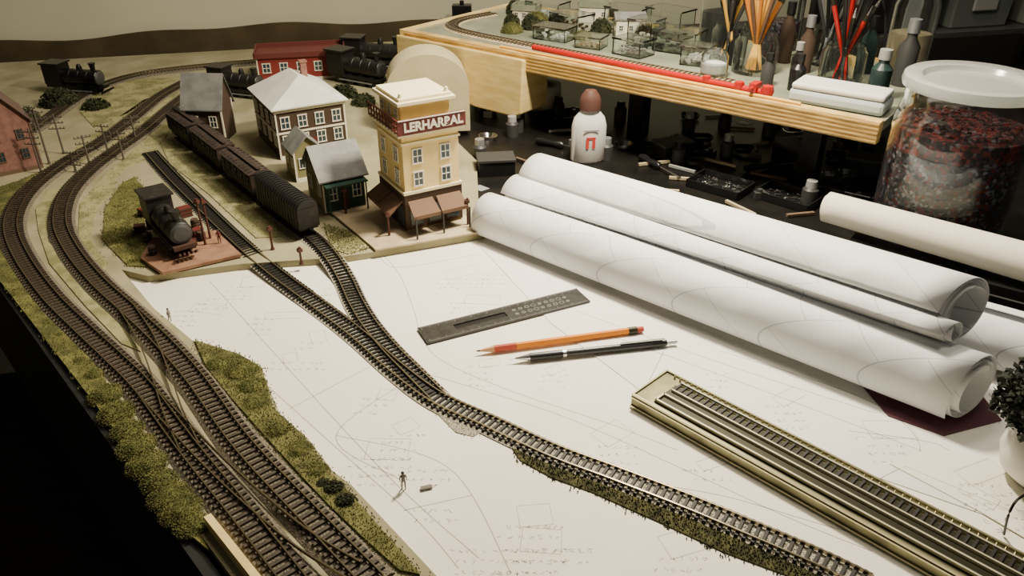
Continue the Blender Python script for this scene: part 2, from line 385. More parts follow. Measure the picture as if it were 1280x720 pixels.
# ---------------------------------------------------------------- tracks
TIE=MB().box((0,0,.001),(.0036,.030,.002),taper=.9).build('tmp',tiem).data
TIE2=MB().box((0,0,.001),(.0030,.027,.002),taper=.9).build('tmp',tied).data
for o in [x for x in D.objects if x.name.startswith('tmp')]: D.objects.remove(o)
def track(name,label,px,zf,bal,tme,tmat,bw=.042,rb=railm,ties=True,spacing=.0078,bh=.003,tl=.030):
    w=[P(u,v,zf(u,v)) for u,v in px]
    fine=crom(w,.006); o0=w[len(w)//2].copy()
    r=root(name,o0,0,label,'railway track')
    loc=[p-o0 for p in fine]
    if bal: MB().sweep(loc,bw,0,bh,wt=bw*.78).build('roadbed',bal,r)
    for s in(-1,1):
        mb=MB(); mb.sweep(loc,.0016,bh+.0018,bh+.0045,off=s*.00825,wt=.0012); mb.build('rail',rb,r)
    if ties:
        tp_=crom(w,spacing); L=[]
        for i in range(len(tp_)-1):
            t=tp_[i+1]-tp_[i]; L.append((tp_[i],math.atan2(t.y,t.x)))
        L.sort(key=lambda q:(q[0]-Vector((0,0,H))).length)
        for p,a in L[:100]:
            child(tme,'tie',r,p-o0+Vector((0,0,bh)),a+random.uniform(-.03,.03))
        if len(L)>100:
            mb=MB()
            for p,a in L[100:]:
                q=p-o0; mb.box((q.x,q.y,q.z+bh+.001),(.0036,tl,.002),rz=a)
            mb.build('ties',tmat,r,kind='stuff')
    return w,fine
zt=lambda u,v:TZ+.0002
A=[(232,104),(200,122),(165,150),(125,180),(85,203),(45,232),(22,260),(15,290),(30,328),(64,375),(104,415),(141,450),(178,487),(234,562),(305,650),(375,740)]
B=[(245,112),(215,135),(180,165),(145,190),(112,215),(85,245),(76,280),(90,315),(122,355),(162,392),(204,432),(246,480),(304,560),(388,650),(470,735)]
track('railway_track','dark outer curved railway track with brown ties on scenery',A,zt,ballast,TIE,tiem,bw=.038)
track('railway_track','dark inner curved railway track with brown ties on scenery',B,lambda u,v:TZ+.0004,ballast,TIE,tiem,bw=.038)
track('railway_track','railway track curving along the backdrop',[(345,77),(260,84),(185,93),(135,106),(90,128),(45,160),(-30,205)],zt,ballast,TIE,tiem)
track('crossover_track','crossover rails linking the two dark main tracks',[(160,390),(184,428),(203,475),(218,520),(240,568)],lambda u,v:TZ+.0006,None,TIE,tiem,ties=False)
track('crossover_track','crossover rails linking the two dark main tracks',[(178,487),(222,535),(275,590),(330,640),(385,684),(447,722)],lambda u,v:TZ+.0006,None,TIE,tiem,ties=False)
def zc(u,v): 
    return TZ+.0002 if v<318 else (.0018 if v>350 else .0018+(TZ-.0016)*(350-v)/32)
track('railway_track','long branch track on light gravel crossing the paper plan',[(188,192),(215,222),(250,257),(292,298),(340,340),(400,385),(447,421),(495,463),(545,500),(610,530),(690,567),(770,597),(860,632),(950,670),(1030,705),(1090,735)],zc,ballastl,TIE2,tied,bw=.030,bh=.0010,rb=railb,spacing=.0068,tl=.027)
track('railway_track','siding track on light gravel joining the branch track',[(228,172),(262,197),(310,236),(355,272),(395,302),(417,327),(432,352),(444,378),(460,405),(484,435),(516,468),(548,500)],lambda u,v:zc(u,v)+.0002,ballastl,TIE2,tied,bw=.030,bh=.0010,rb=railb,spacing=.0068,tl=.027)
poly=pts([(640,560),(700,580),(800,612),(900,650),(1000,692),(1060,725),(1000,725),(905,690),(830,655),(740,615),(690,597),(650,575)],.002)
c=P(830,640,.002)
o=tri_prism('grass_verge',poly,.0013,.0022,grassd,None,(c.x,c.y),None,15000,.0022,leafd); o['label']='dark green loose turf strip along the branch track'; o['category']='grass'; o['kind']='stuff'
poly=pts([(500,470),(520,488),(560,512),(600,540),(592,545),(570,540),(540,510),(510,485)],.002); c=P(550,510,.002)
o=tri_prism('gravel_patch',poly,.0013,.0016,ballastl,None,(c.x,c.y),None,1500,.0015,ballastl); o['label']='loose light gravel beside the branch track'; o['category']='gravel'; o['kind']='stuff'
# ---------------------------------------------------------------- buildings
def winmesh(w,h,frame,glass_,mull=True):
    mb=MB(); t=.0012; f=w*.12
    mb.box((0,.0,0),(w,t*.6,h),1)
    for x in(-w/2,w/2): mb.box((x,-t/2,0),(f,t,h+f),0)
    for z in(-h/2,h/2): mb.box((0,-t/2,z),(w+f*1.6,t*1.3,f),0)
    if mull: mb.box((0,-t/2,0),(f*.6,t,h),0); mb.box((0,-t/2,0),(w,t,f*.6),0)
    o=mb.build('w',[frame,glass_]); me=o.data; D.objects.remove(o); return me
def building(name,label,corner,rot,wx,wy,h,wallmat,roof='hip',roofmat=roofg,rh=.03,front=None,left=None,frame=trimw,ov=.006,door=None,base=0,trim=True):
    ex=Vector((math.cos(rot),math.sin(rot),0)); ey=Vector((-math.sin(rot),math.cos(rot),0))
    c=corner+ex*wx/2+ey*wy/2; r=root(name,c,rot,label,'model building')
    mb=MB(); mb.box((0,0,h/2+base),(wx,wy,h))
    if roof=='gabley':
        mb.add([(-wx/2,-wy/2,h),(wx/2,-wy/2,h),(0,-wy/2,h+rh)],[(0,1,2)]); mb.add([(-wx/2,wy/2,h),(wx/2,wy/2,h),(0,wy/2,h+rh)],[(0,1,2)])
    if roof=='gablex':
        mb.add([(-wx/2,-wy/2,h),(-wx/2,wy/2,h),(-wx/2,0,h+rh)],[(0,1,2)]); mb.add([(wx/2,-wy/2,h),(wx/2,wy/2,h),(wx/2,0,h+rh)],[(0,1,2)])
    mb.build('walls',wallmat,r)
    mb=MB(); X=wx/2+ov; Y=wy/2+ov; t=.002
    if roof=='hip':
        k=min(X,Y)*.75; 
        if wx>=wy: top=[(-X+k,0),(X-k,0)]
        else: top=[(0,-Y+k),(0,Y-k)]
        vs=[(-X,-Y,h),(X,-Y,h),(X,Y,h),(-X,Y,h),(-X,-Y,h+t),(X,-Y,h+t),(X,Y,h+t),(-X,Y,h+t),(*top[0],h+rh),(*top[1],h+rh)]
        if wx>=wy: fs=[(4,5,9,8),(5,6,9),(6,7,8,9),(7,4,8)]
        else: fs=[(4,5,8),(5,6,9,8),(6,7,9),(7,4,8,9)]
        mb.add(vs,fs+[(0,3,2,1),(0,1,5,4),(1,2,6,5),(2,3,7,6),(3,0,4,7)])
    elif roof=='gabley':
        for s in(-1,1):
            x1=s*X; zz=h-ov*rh/(wx/2)
            mb.add([(0,-Y,h+rh+t),(0,Y,h+rh+t),(x1,Y,zz+t),(x1,-Y,zz+t),(0,-Y,h+rh),(0,Y,h+rh),(x1,Y,zz),(x1,-Y,zz)],[(0,1,2,3),(7,6,5,4),(0,3,7,4),(3,2,6,7),(2,1,5,6)])
    elif roof=='gablex':
        for s in(-1,1):
            y1=s*Y; zz=h-ov*rh/(wy/2)
            mb.add([(-X,0,h+rh+t),(X,0,h+rh+t),(X,y1,zz+t),(-X,y1,zz+t),(-X,0,h+rh),(X,0,h+rh),(X,y1,zz),(-X,y1,zz)],[(0,1,2,3),(7,6,5,4),(0,3,7,4),(3,2,6,7),(2,1,5,6)])
    elif roof=='flat':
        mb.box((0,0,h+.0015),(wx+ov*2,wy+ov*2,.003)); 
        for s in(-1,1):
            mb.box((s*(X-.0015),0,h+.003+rh/2),(.003,2*Y,rh)); mb.box((0,s*(Y-.0015),h+.003+rh/2),(2*X,.003,rh))
    mb.build('roof',roofmat,r)
    if front:
        cols,zs,ww,wh=front; me=winmesh(ww,wh,frame,glassd)
        for z in zs:
            for i in range(cols): child(me,'window',r,(-wx/2+wx*(i+.5)/cols,-wy/2-.0004,z))
    if left:
        cols,zs,ww,wh=left; me=winmesh(ww,wh,frame,glassd)
        for z in zs:
            for i in range(cols): child(me,'window',r,(-wx/2-.0004,-wy/2+wy*(i+.5)/cols,z),-math.pi/2)
    if door:
        x,ww,wh,dm=door; mb=MB(); mb.box((0,0,wh/2),(ww,.002,wh),0); mb.box((ww*.32,-.0014,wh*.45),(.001,.001,.001),1); mb.box((0,-.001,wh*.7),(ww*.6,.001,wh*.3),2)
        mb.build('door',[dm,brass,glassd],r).location=(x,-wy/2-.0005,0)
    if trim:
        me=None
        for sx in(-1,1):
            for sy in(-1,1):
                if me is None: me=MB().box((0,0,0),(.0025,.0025,h)).build('corner_trim',frame,r); me.location=(sx*wx/2,sy*wy/2,h/2); me=me.data
                else: child(me,'corner_trim',r,(sx*wx/2,sy*wy/2,h/2))
        MB().box((0,-wy/2-.0005,.003),(wx,.002,.006)).build('plinth',frame,r)
    return r
r30=math.radians(30)
pl=pts([(408,262),(470,314),(604,291),(545,238)],TZ+.002); c=P(510,285,TZ+.002)
MB().prism([(x-c.x,y-c.y) for x,y in pl],0,.003).build('base_plate',tan,loc=(c.x,c.y,TZ+.0015),label='tan sidewalk base plate under the yellow tower',cat='base board',bevel=.0005)
BZ=TZ+.0045
cor=P(510,289,BZ); wx,wy=.082,.088
tw=building('tower_building','tall yellow model hotel tower with white trim and sign balcony',cor,r30,wx,wy,.136,yellow,'flat',cream,.003,front=(2,[.074,.106],.0135,.020),left=(2,[.074,.106],.0135,.020),frame=trimw,ov=.007,trim=False)
MB().box((0,0,.056),(wx+.006,wy+.006,.004)).build('cornice',cream,tw)
MB().box((0,0,.125),(wx+.004,wy+.004,.003)).build('cornice',cream,tw)
mb=MB(); mb.box((0,0,.028),(wx+.004,wy+.004,.052),0)
for i in range(3):
    mb.box((-wx/2+wx*(i+.5)/3,-wy/2-.003,.022),(wx/4.5,.001,.028),1); mb.box((-wx/2-.003,-wy/2+wy*(i+.5)/3,.022),(.001,wy/4.5,.028),1)
mb.build('shopfront',[browndk,glassd],tw)
def awn(cx,wd,face):
    mb=MB(); d=.022; h0=.045; h1=.031; x0,x1=cx-wd/2,cx+wd/2
    mb.add([(x0,0,h0),(x1,0,h0),(x1+.002,-d,h1),(x0-.002,-d,h1),(x0,0,h0-.002),(x1,0,h0-.002),(x1+.002,-d,h1-.005),(x0-.002,-d,h1-.005)],[(0,3,2,1),(4,5,6,7),(3,7,6,2),(0,4,7,3),(1,2,6,5)])
    o=mb.build('awning',brownm,tw)
    if face=='f': o.location=(0,-wy/2-.003,0)
    else: o.location=(-wx/2-.003,0,0); o.rotation_euler[2]=-math.pi/2
awn(-.021,.036,'f'); awn(.021,.036,'f'); awn(-.02,.036,'l'); awn(.022,.036,'l')
MB().box((0,.004,.156),(wx*.86,wy*.82,.036)).build('top_storey',yellow,tw)
mb=MB(); mb.box((0,.004,.1755),(wx*1.02,wy*.99,.005)); mb.box((0,.004,.180),(wx*.92,wy*.89,.004))
for x in(-1,1): mb.cyl((x*wx*.4,-wy*.33,.181),(x*wx*.4,-wy*.33,.188),.0038,.002)
mb.build('top_cornice',cream,tw,bevel=.0008)
me=winmesh(.010,.012,trimw,glassd)
for y in(-.02,.004,.028): child(me,'window',tw,(-wx*.43-.0005,y,.160),-math.pi/2)
mb=MB()
for z in(.143,.151,.159):
    mb.box((-wx/2-.007,0,z),(.0018,wy+.014,.002))
for i in range(11):
    mb.box((-wx/2-.007,-wy/2-.007+i*(wy+.014)/10,.150),(.0016,.0016,.020))
mb.build('balcony_railing',maroon,tw)
sg=MB().box((0,0,0),(wx+.016,.002,.021)).build('sign_board',maroon,tw,label='dark red sign board with white lettering'); sg.location=(0,-wy/2-.0075,.150)
textobj('LERHARBAL','sign_lettering',.0165,M('sign_white',(.72,.68,.58),.6),sg,(.002,-.0015,-.001),(math.pi/2,0,0),sx=.97,bold=.035,sp=1.0)
mb=MB(); mb.box((0,-.0016,.0095),(wx+.014,.001,.0012)); mb.build('sign_border',trimw,sg)
for x in(-.04,0,.04):
    MB().cyl((x,-wy/2-.03,0),(x,-wy/2-.03,.03),.0013).build('porch_post',blackp,tw)
sh=building('shop_building','model shop with large grey roof, olive gable and dark green front',P(408,266,BZ),r30,.060,.075,.054,olivew,'gablex',roofg,.034,left=(2,[.030],.011,.020),ov=.007)
MB().box((0,-.0385,.026),(.059,.003,.050)).build('shop_front',greenw,sh,label='dark green shop front')
me=winmesh(.012,.020,trimw,glassd)
for x in(-.018,.018): child(me,'window',sh,(x,-.0405,.028))
MB().box((0,-.0405,.016),(.010,.002,.032)).build('door',browndk,sh)
MB().box((0,-.047,.044),(.062,.018,.002)).build('porch_roof',greenw,sh)
for x in(-.028,.028): MB().cyl((x,-.054,0),(x,-.054,.043),.0012,n=8).build('porch_post',greenw,sh)
building('freight_shed','olive wooden freight shed with gabled roof by the siding',P(372,228,TZ),r30,.045,.05,.050,olivew,'gabley',roofg,.022,front=(2,[.03],.009,.016),left=(2,[.03],.010,.016),ov=.004)
st=building('station_building','white-roofed brown model station with tall windows',P(352,200,TZ),r30,.118,.14,.086,browndk,'hip',roofw,.040,front=(4,[.03,.062],.014,.020),left=(4,[.03,.062],.014,.020),ov=.007,door=(0,.016,.03,maroon))
MB().box((0,0,.045),(.122,.143,.003)).build('band_course',trimw,st)
MB().box((0,0,.083),(.124,.146,.005)).build('eaves_course',trimw,st)
mb=MB(); mb.box((.02,.01,.123),(.01,.01,.03),0); mb.box((.02,.01,.139),(.013,.013,.003),0); mb.build('chimney',pinkw,st)
building('grey_roof_house','small dark brown house with steep grey roof',P(238,176,TZ),math.radians(-4),.066,.05,.066,browndk,'gablex',roofg,.048,front=(2,[.036],.012,.02),left=(2,[.036],.010,.02),ov=.005)
building('red_building','low dark red flat-roofed model depot',P(325,103,TZ),math.radians(12),.185,.09,.052,redw,'flat',M('roof_maroon',(.12,.025,.02),.6),.008,front=(5,[.03],.016,.02),left=(2,[.03],.016,.02),frame=trimw)
building('brick_house','pinkish brick gabled model house at the layout edge',P(-6,222,TZ),math.radians(38),.070,.10,.085,pinkw,'gabley',M('roof_brown',(.10,.06,.05),.8),.045,front=(2,[.03,.062],.010,.016),left=(2,[.03],.012,.018),frame=brownw,ov=.005)
c=P(533,170,TZ); rr=root('arched_hall',(c.x,c.y+.06,TZ),math.radians(8),'cream arched-roof hall standing behind the yellow tower','model building')
mb=MB(); prof=[(-.074,0),(.074,0)]+[(.074*math.cos(t),.080+.062*math.sin(t)) for t in [math.pi*i/24 for i in range(25)]]
n=len(prof); vs=[(x,-.04,z) for x,z in prof]+[(x,.04,z) for x,z in prof]
mb.add(vs,[tuple(range(n)),tuple(range(2*n-1,n-1,-1))]+[(i,(i+1)%n,(i+1)%n+n,i+n) for i in range(n)]); mb.build('shell',concrete,rr)
MB().box((0,-.041,.03),(.05,.002,.06)).build('door',brownw,rr)
pl=pts([(176,325),(203,343),(302,320),(270,290),(190,300)],TZ+.003); c=P(240,318,TZ)
MB().prism([(x-c.x,y-c.y) for x,y in pl],0,.005).build('loading_platform',rust,loc=(c.x,c.y,TZ+.0013),label='rust-brown wooden platform board under the black locomotive',cat='platform',bevel=.0006)
def locomotive(loc,rot,label,s=1,mats=(trainb,trainb)):
    r=root('steam_locomotive',loc,rot,label,'model locomotive'); r.scale=(s,s,s)
    mb=MB(); mb.lathe([(0,0),(.013,0),(.014,.001),(.014,.075),(.0,.075)],24)
    for z in (.018,.036,.054): mb.lathe([(.0138,z-.001),(.0146,z),(.0138,z+.001)],24)
    mb.v=[(x,z-.05,y+.03) for x,y,z in mb.v]; mb.build('boiler',mats[0],r,smooth=True)
    mb=MB(); mb.lathe([(0,-.001),(.009,0),(.0125,.002),(.0125,.004)],24); mb.v=[(x,-.052+z*1,y+.03) for x,y,z in mb.v]; mb.build('smokebox_door',greyd,r)
    mb=MB(); mb.lathe([(.004,.042),(.0045,.050),(.0062,.056),(.006,.057),(0,.057)],16,c=(0,-.04,0)); mb.build('chimney',mats[0],r)
    mb=MB(); mb.lathe([(.005,.04),(.005,.048),(.003,.053),(0,.054)],16,c=(0,-.012,0)); mb.build('steam_dome',mats[0],r,smooth=True)
    mb=MB(); mb.box((0,.038,.035),(.031,.034,.036)); mb.box((0,.038,.054),(.036,.04,.003)); mb.build('cab',mats[0],r,bevel=.0006)
    mb=MB(); mb.box((0,0,.014),(.026,.11,.005)); 
    for i in range(5):
        mb.box(((i-2)*.005,-.06,.008),(.0018,.014,.003),R=Matrix.Rotation(-.5,3,'X'))
    mb.build('frame',mats[1],r)
    me=None
    for sx in(-1,1):
        for y in(-.035,-.012,.011,.034):
            if me is None:
                m2=MB(); m2.cyl((-.0015,0,0),(.0015,0,0),.0095,n=20); m2.cyl((-.0022,0,0),(.0022,0,0),.003,n=10); o=m2.build('wheel',trainb,r); me=o.data; o.location=(sx*.0095,y,.0095)
            else: child(me,'wheel',r,(sx*.0095,y,.0095))
    for sx in(-1,1): MB().box((sx*.0125,-.001,.0075),(.0015,.07,.002)).build('side_rod',silver,r)
    return r
p=P(216,302,TZ+.0063); locomotive(p,math.radians(38),'weathered black steam locomotive standing on the rust-brown platform',1.08,(weather,M('loco_rust_frame',(.06,.025,.018),.7)))
for (u,v,kk,zz,sc) in [(186,303,0,TZ,1),(190,285,0,TZ,1.1),(247,296,1,TZ+.0063,1.2),(183,270,1,TZ,1.3),(240,308,1,TZ+.0063,1),(245,285,0,TZ,1),(253,300,0,TZ+.0063,.9),(176,290,1,TZ,1.1),(200,262,0,TZ,1.1),(232,270,1,TZ,1.4),(192,318,0,TZ+.0063,.9)]:
    p=P(u,v,zz)
    if kk==0:
        mb=MB(); mb.lathe([(0,0),(.005,0),(.0062,.007),(.005,.014),(0,.014)],14); mb.lathe([(.0058,.003),(.0063,.004),(.0058,.005)],14,m=1); mb.lathe([(.0058,.009),(.0063,.010),(.0058,.011)],14,m=1)
        o=mb.build('barrel',[random.choice([browndk,maroon]),blackmet],loc=p,label='small dark wooden barrel on the scenery',cat='barrel')
    else:
        mb=MB(); mb.box((0,0,.005),(.012,.010,.010)); 
        for z in(.001,.005,.009): mb.box((0,0,z),(.0128,.0108,.0015),1)
        o=mb.build('crate',[maroon,browndk],loc=p,rot=random.uniform(0,1),label='small red-brown crate beside the locomotive',cat='crate')
    o.scale=(sc,sc,sc)
def post(u,v,h,mat,arms=0,label='slim red-brown lamp post beside the track'):
    p=P(u,v,TZ); r=root('trackside_post',p,random.uniform(-.3,.8),label,'post')
    mb=MB(); mb.cyl((0,0,0),(0,0,h),.0018,.0013,8); mb.cyl((0,0,0),(0,0,.003),.003,.0025,8); mb.build('pole',mat,r)
    if arms:
        for k in range(arms):
            mb=MB(); mb.box((0,0,h*.92-k*.010),(.026,.0014,.0014))
            for x in(-.012,-.006,.006,.012): mb.cyl((x,0,h*.92-k*.010),(x,0,h*.92-k*.010+.003),.0009,n=6)
            mb.build('cross_arm',mat,r)
    else:
        mb=MB(); mb.box((0,0,h),(.006,.006,.004)); mb.box((0,0,h+.003),(.003,.003,.003)); mb.build('lamp_head',mat,r)
redb=M('red_brown_post',(.08,.025,.018),.6)
for u,v,h in [(258,311,.068),(264,303,.060),(341,312,.03),(377,330,.02),(318,250,.025),(433,270,.04),(487,298,.035),(585,284,.04)]: post(u,v,h,redb)
greyw=M('pole_grey',(.10,.085,.065),.8)
for u,v,h in [(62,205,.095),(52,216,.075),(80,192,.07),(112,205,.05),(135,190,.05),(155,200,.05),(46,165,.05),(170,175,.045),(95,215,.035)]: post(u,v,h,greyw,3,'weathered telegraph pole with crossarms beside the track')
# ---------------------------------------------------------------- train
E=[P(u,v,TZ+.0002) for u,v in [(228,172),(262,197),(310,236),(355,272),(395,302)]]
ef=crom(E,.001); 
def at(d): 
    i=len(ef)-1-int(d/.001); i=max(1,min(len(ef)-2,i)); t=ef[i-1]-ef[i+1]; return ef[i],math.atan2(t.y,t.x)
def car(dist,L,label,bodym,roofm,kind):
    p,a=at(dist); r=root('railway_car',p+Vector((0,0,.0056)),a,label,'model railway car','train cars on the siding')
    mb=MB(); mb.box((0,0,.026),(L,.030,.030)); mb.box((0,0,.0095),(L*.98,.026,.003))
    for i in range(int(L/.009)): 
        x=-L/2+.005+i*.009
        for s in(-1,1): mb.box((x,s*.0152,.026),(.0012,.001,.030))
    mb.build('body',bodym,r)
    if kind=='box':
        mb=MB(); n=8; vs=[]
        for x in(-L/2-.001,L/2+.001):
            for i in range(n+1):
                t=-1+2*i/n; vs.append((x,t*.0175,.041+.004*(1-t*t)))
        m=n+1; fs=[(i,i+1,m+i+1,m+i) for i in range(n)]+[tuple(range(m)),tuple(range(2*m-1,m-1,-1)),(0,m,2*m-1,n)]
        mb.add(vs,fs)
        for i in range(int(L/.012)): mb.box((-L/2+.006+i*.012,0,.0437),(.0012,.028,.0020))
        mb.build('roof',roofm,r)
        mb=MB(); mb.box((0,0,.0475),(L,.006,.0012)); mb.build('roof_walkway',traind,r)
        me=winmesh(.008,.009,trainr,glassd,False)
        for i in range(5):
            child(me,'window',r,(-L/2+L*(i+.5)/5,-.0155,.031)); child(me,'window',r,(-L/2+L*(i+.5)/5,.0155,.031),math.pi)
    else:
        mb=MB()
        def arch(x0,x1,ra,h):
            K=10; vs=[]
            for x in(x0,x1):
                for i in range(K+1):
                    t=math.pi*i/K; vs.append((x,math.cos(t)*ra,.040+math.sin(t)*h))
            m=K+1; mb.add(vs,[(i,i+1,m+i+1,m+i) for i in range(K)]+[tuple(range(m)),tuple(range(2*m-1,m-1,-1)),(0,m,2*m-1,K)])
        arch(-L/2,L/2,.0150,.010)
        for i in range(int(L/.0075)): x=-L/2+.005+i*.0075; arch(x-.0013,x+.0013,.0165,.0118)
        mb.build('ribbed_roof',roofm,r)
    mb=MB(); 
    for x in(-.009,.009):
        for s in(-1,1): mb.cyl((x,s*.0085-.001,.0045),(x,s*.0085+.001,.0045),.0045,n=14)
    mb.box((0,.0115,.005),(.024,.002,.004)); mb.box((0,-.0115,.005),(.024,.002,.004)); mb.box((0,0,.007),(.006,.024,.003))
    o=mb.build('truck',blackmet,r); o.location=(L*.33,0,0); child(o.data,'truck',r,(-L*.33,0,0))
    o=MB().box((0,0,0),(.008,.003,.003)).build('coupler',blackmet,r); o.location=(L/2+.003,0,.009); child(o.data,'coupler',r,(-L/2-.003,0,.009))
car(.082,.140,'near-black railway car with rounded ribbed roof on the siding',weather,M('ribbed_black',(.011,.010,.010),.5),'rib')
car(.230,.122,'brown boxy railway car with walkway roof',traind,trainr,'box')
car(.370,.122,'brown boxy railway car with walkway roof',traind,trainr,'box')
car(.502,.105,'dark brown railway car with walkway roof',trainb,trainr,'box')
p=P(100,116,TZ); locomotive(p,math.radians(78),'black locomotive parked near the backdrop',1.15,(blackmet,blackmet))
for u,v,a,s in [(450,105,60,1.3),(470,85,80,1.3),(300,120,70,1.1)]:
    p=P(u,v,TZ); locomotive(p,math.radians(a),'black locomotive parked behind the model buildings',s,(trainb,trainb))
for u,v,k,s in [(75,130,2,3.2),(120,135,2,2.4),(30,150,2,2.5),(430,120,2,2.5),(455,130,2,2.2),(440,95,2,2.6),(495,70,2,3),(510,60,2,3)]: bush(u,v,k,s)
# ---------------------------------------------------------------- figures
def person(p,rot,label,top,s=1/80):
    me=D.meshes.new('body')
    V=[(0,0,.92),(0,0,1.15),(0,0,1.42),(0,.02,1.55),(0,.0,1.68),(.1,0,.88),(.12,-.03,.48),(.12,0,.06),(.12,-.13,.03),(-.1,0,.88),(-.13,.05,.48),(-.14,.1,.06),(-.14,-.03,.03),(.2,0,1.40),(.27,.02,1.12),(.25,-.12,.9),(-.2,0,1.40),(-.28,.02,1.12),(-.26,-.10,.9)]
    Ed=[(0,1),(1,2),(2,3),(3,4),(0,5),(5,6),(6,7),(7,8),(0,9),(9,10),(10,11),(11,12),(2,13),(13,14),(14,15),(2,16),(16,17),(17,18)]
    R=[.15,.14,.17,.06,.11,.10,.07,.05,.045,.10,.07,.05,.045,.075,.05,.04,.075,.05,.04]
    me.from_pydata([tuple(c*s for c in v) for v in V],Ed,[]); o=D.objects.new('person',me); COL.objects.link(o)
    o.location=p; o.rotation_euler[2]=rot
    o.modifiers.new('sk','SKIN'); me.skin_vertices[0].data[0].use_root=True
    for i,x in enumerate(R): me.skin_vertices[0].data[i].radius=(x*s,x*s)
    sb=o.modifiers.new('ss','SUBSURF'); sb.levels=1; sb.render_levels=1
    me.materials.append(top); o['label']=label; o['category']='person'
    h=MB(); h.lathe([(0,1.84*s),(.06*s,1.83*s),(.11*s,1.76*s),(.115*s,1.70*s),(.15*s,1.70*s)],12); h.build('hat',greyd,o)
    return o
person(P(505,611,.001),.4,'tiny grey standing figure in a hat on the paper plan',cloth,1/92)
person(P(213,402,.001),1.4,'tiny grey standing figure beside the paper edge',cloth,1/100)
person(P(275,304,TZ+.0063),.2,'tiny figure in dark red clothes on the platform',maroon,1/90)
p=P(533,611,.0008)
mb=MB(); mb.box((0,0,.0016),(.010,.004,.0016)); 
for x in(-.003,.003):
    for y in(-.002,.002): mb.cyl((x,y-.0004,.0010),(x,y+.0004,.0010),.0010,n=10)
mb.cyl((.005,0,.0016),(.010,.002,.0005),.0003,n=5); mb.build('toy_cart',cloth,loc=p,rot=.3,label='tiny grey handcart lying on the paper plan',cat='cart')
# ---------------------------------------------------------------- paper rolls
def roll(a,b,ra,rb,mat,label,turns,end,flare=.004,inner=.55,skew=.30,squash=.98):
    a=Vector(a);b=Vector(b); c=(a+b)/2; ax=(b-a).normalized(); side=Vector((0,0,1)).cross(ax).normalized(); up=ax.cross(side)
    start=end-turns*2*math.pi
    n=int(turns*40); vs=[];S=18
    for j in range(S+1):
        t=j/S; r=ra+(rb-ra)*t; p=a+(b-a)*t-c
        for i in range(n+1):
            th=start+i/40*2*math.pi; f=i/n
            rr=r*(inner+(1-inner)*f**.6)
            k=n-i
            if flare and k<8: rr+=flare*((8-k)/8)**2
            wob=1+.006*math.sin(th*2+t*3)
            q=side*(math.cos(th)*rr*wob)+up*(math.sin(th)*rr*wob*squash)
            sh=0
            if j>=S-1 or j<=1:
                w_=1 if j in(0,S) else .2
                s_=1 if j>=S-1 else -1
                sh=w_*(math.cos(th)*rr*skew if s_>0 else 0)+ w_*s_*.005*(1-f)*math.sin(f*9) 
            vs.append(p+q+ax*sh)
    m=n+1; fs=[]
    for j in range(S):
        for i in range(n): fs.append((j*m+i,j*m+i+1,(j+1)*m+i+1,(j+1)*m+i))
    mb=MB(); mb.add(vs,fs); o=mb.build('paper_roll',mat,loc=c,label=label,cat='rolled paper')
    for p_ in o.data.polygons: p_.use_smooth=True
    s=o.modifiers.new('s','SOLIDIFY'); s.thickness=.0006; s.offset=0
    return o
n_=Vector((.593,.805,0)); a_=Vector((.805,-.593,0))
R2a=P(608,266,.030);R2b=P(1216,484,.036)
roll(R2a,R2b,.030,.036,paperr,'long white rolled plan resting on the table',3.6,3.75,.005,.62)
R1a=P(670,220,.062);R1b=P(1204,388,.088)
roll(R1a,R1b,.034,.036,paperr2,'large white rolled plan lying on top of another roll',4.2,2.9,.004,.58)
ga=R2a+n_*.052+a_*.012; ga.z=.050; gb_=R2b+n_*.008-a_*.03; gb_.z=.082
roll(ga,gb_,.023,.0115,paperr,'slim loosely rolled sheet wedged between the two large rolls',2.2,3.0,.006,.65)
R4a=R2a+n_*.096; R4b=R2b+n_*.105+a_*.14; R4a.z=.026;R4b.z=.036
roll(R4a,R4b,.024,.036,paperr,'white rolled plan lying behind the stacked rolls',3.2,1.8,.003)
roll(P(1034,258,.066),P(1330,340,.066),.021,.024,paperc,'cream rolled plan resting on a dark case',3.3,.2,.001)
ca=P(1060,300,.04);cb=P(1340,372,.04); cc=(ca+cb)/2
mb=MB(); mb.box((0,0,.019),((cb-ca).length,.062,.038),0); mb.box((0,-.001,.024),((cb-ca).length+.002,.064,.002),1); mb.box((0,-.033,.026),(.03,.004,.012),1)
mb.build('flat_case',[blackp,greyd],loc=(cc.x+.009,cc.y+.011,.0015),rot=math.atan2((cb-ca).y,(cb-ca).x),bevel=.003,label='flat black tool case under the cream roll',cat='case')
# ---------------------------------------------------------------- ruler, pencils
a=P(528,421,.002);b=P(729,370,.002); c=(a+b)/2; an=math.atan2((b-a).y,(b-a).x); Lr=(b-a).length
rl=root('ruler',(c.x,c.y,.0022),an,'black slotted template ruler lying on the plan','ruler')
mb=MB(); w=.034; hw=w/2
sx0,sx1,sy=-.065,.0,.005
mb.box((0,-(hw+sy)/2,.001),(Lr,hw-sy,.002)); mb.box((0,(hw+sy)/2,.001),(Lr,hw-sy,.002))
mb.box(((-Lr/2+sx0)/2,0,.001),(sx0+Lr/2,2*sy,.002)); mb.box(((Lr/2+sx1)/2,0,.001),(Lr/2-sx1,2*sy,.002))
mb.box((-.0325,0,.0004),(.065,2*sy,.0008),1)
mb.build('blade',[M('ruler_black',(.018,.018,.017),.35,c2=(.035,.035,.033),scale=200),blackp],rl)
mb=MB()
for i in range(100):
    x=-Lr/2+.004+i*(Lr-.008)/99; l=.005 if i%10==0 else(.0035 if i%5==0 else .002)
    mb.box((x,-hw+.001+l/2,.00205),(.0004,l,.0002)); mb.box((x,hw-.001-l/2,.00205),(.0004,l,.0002))
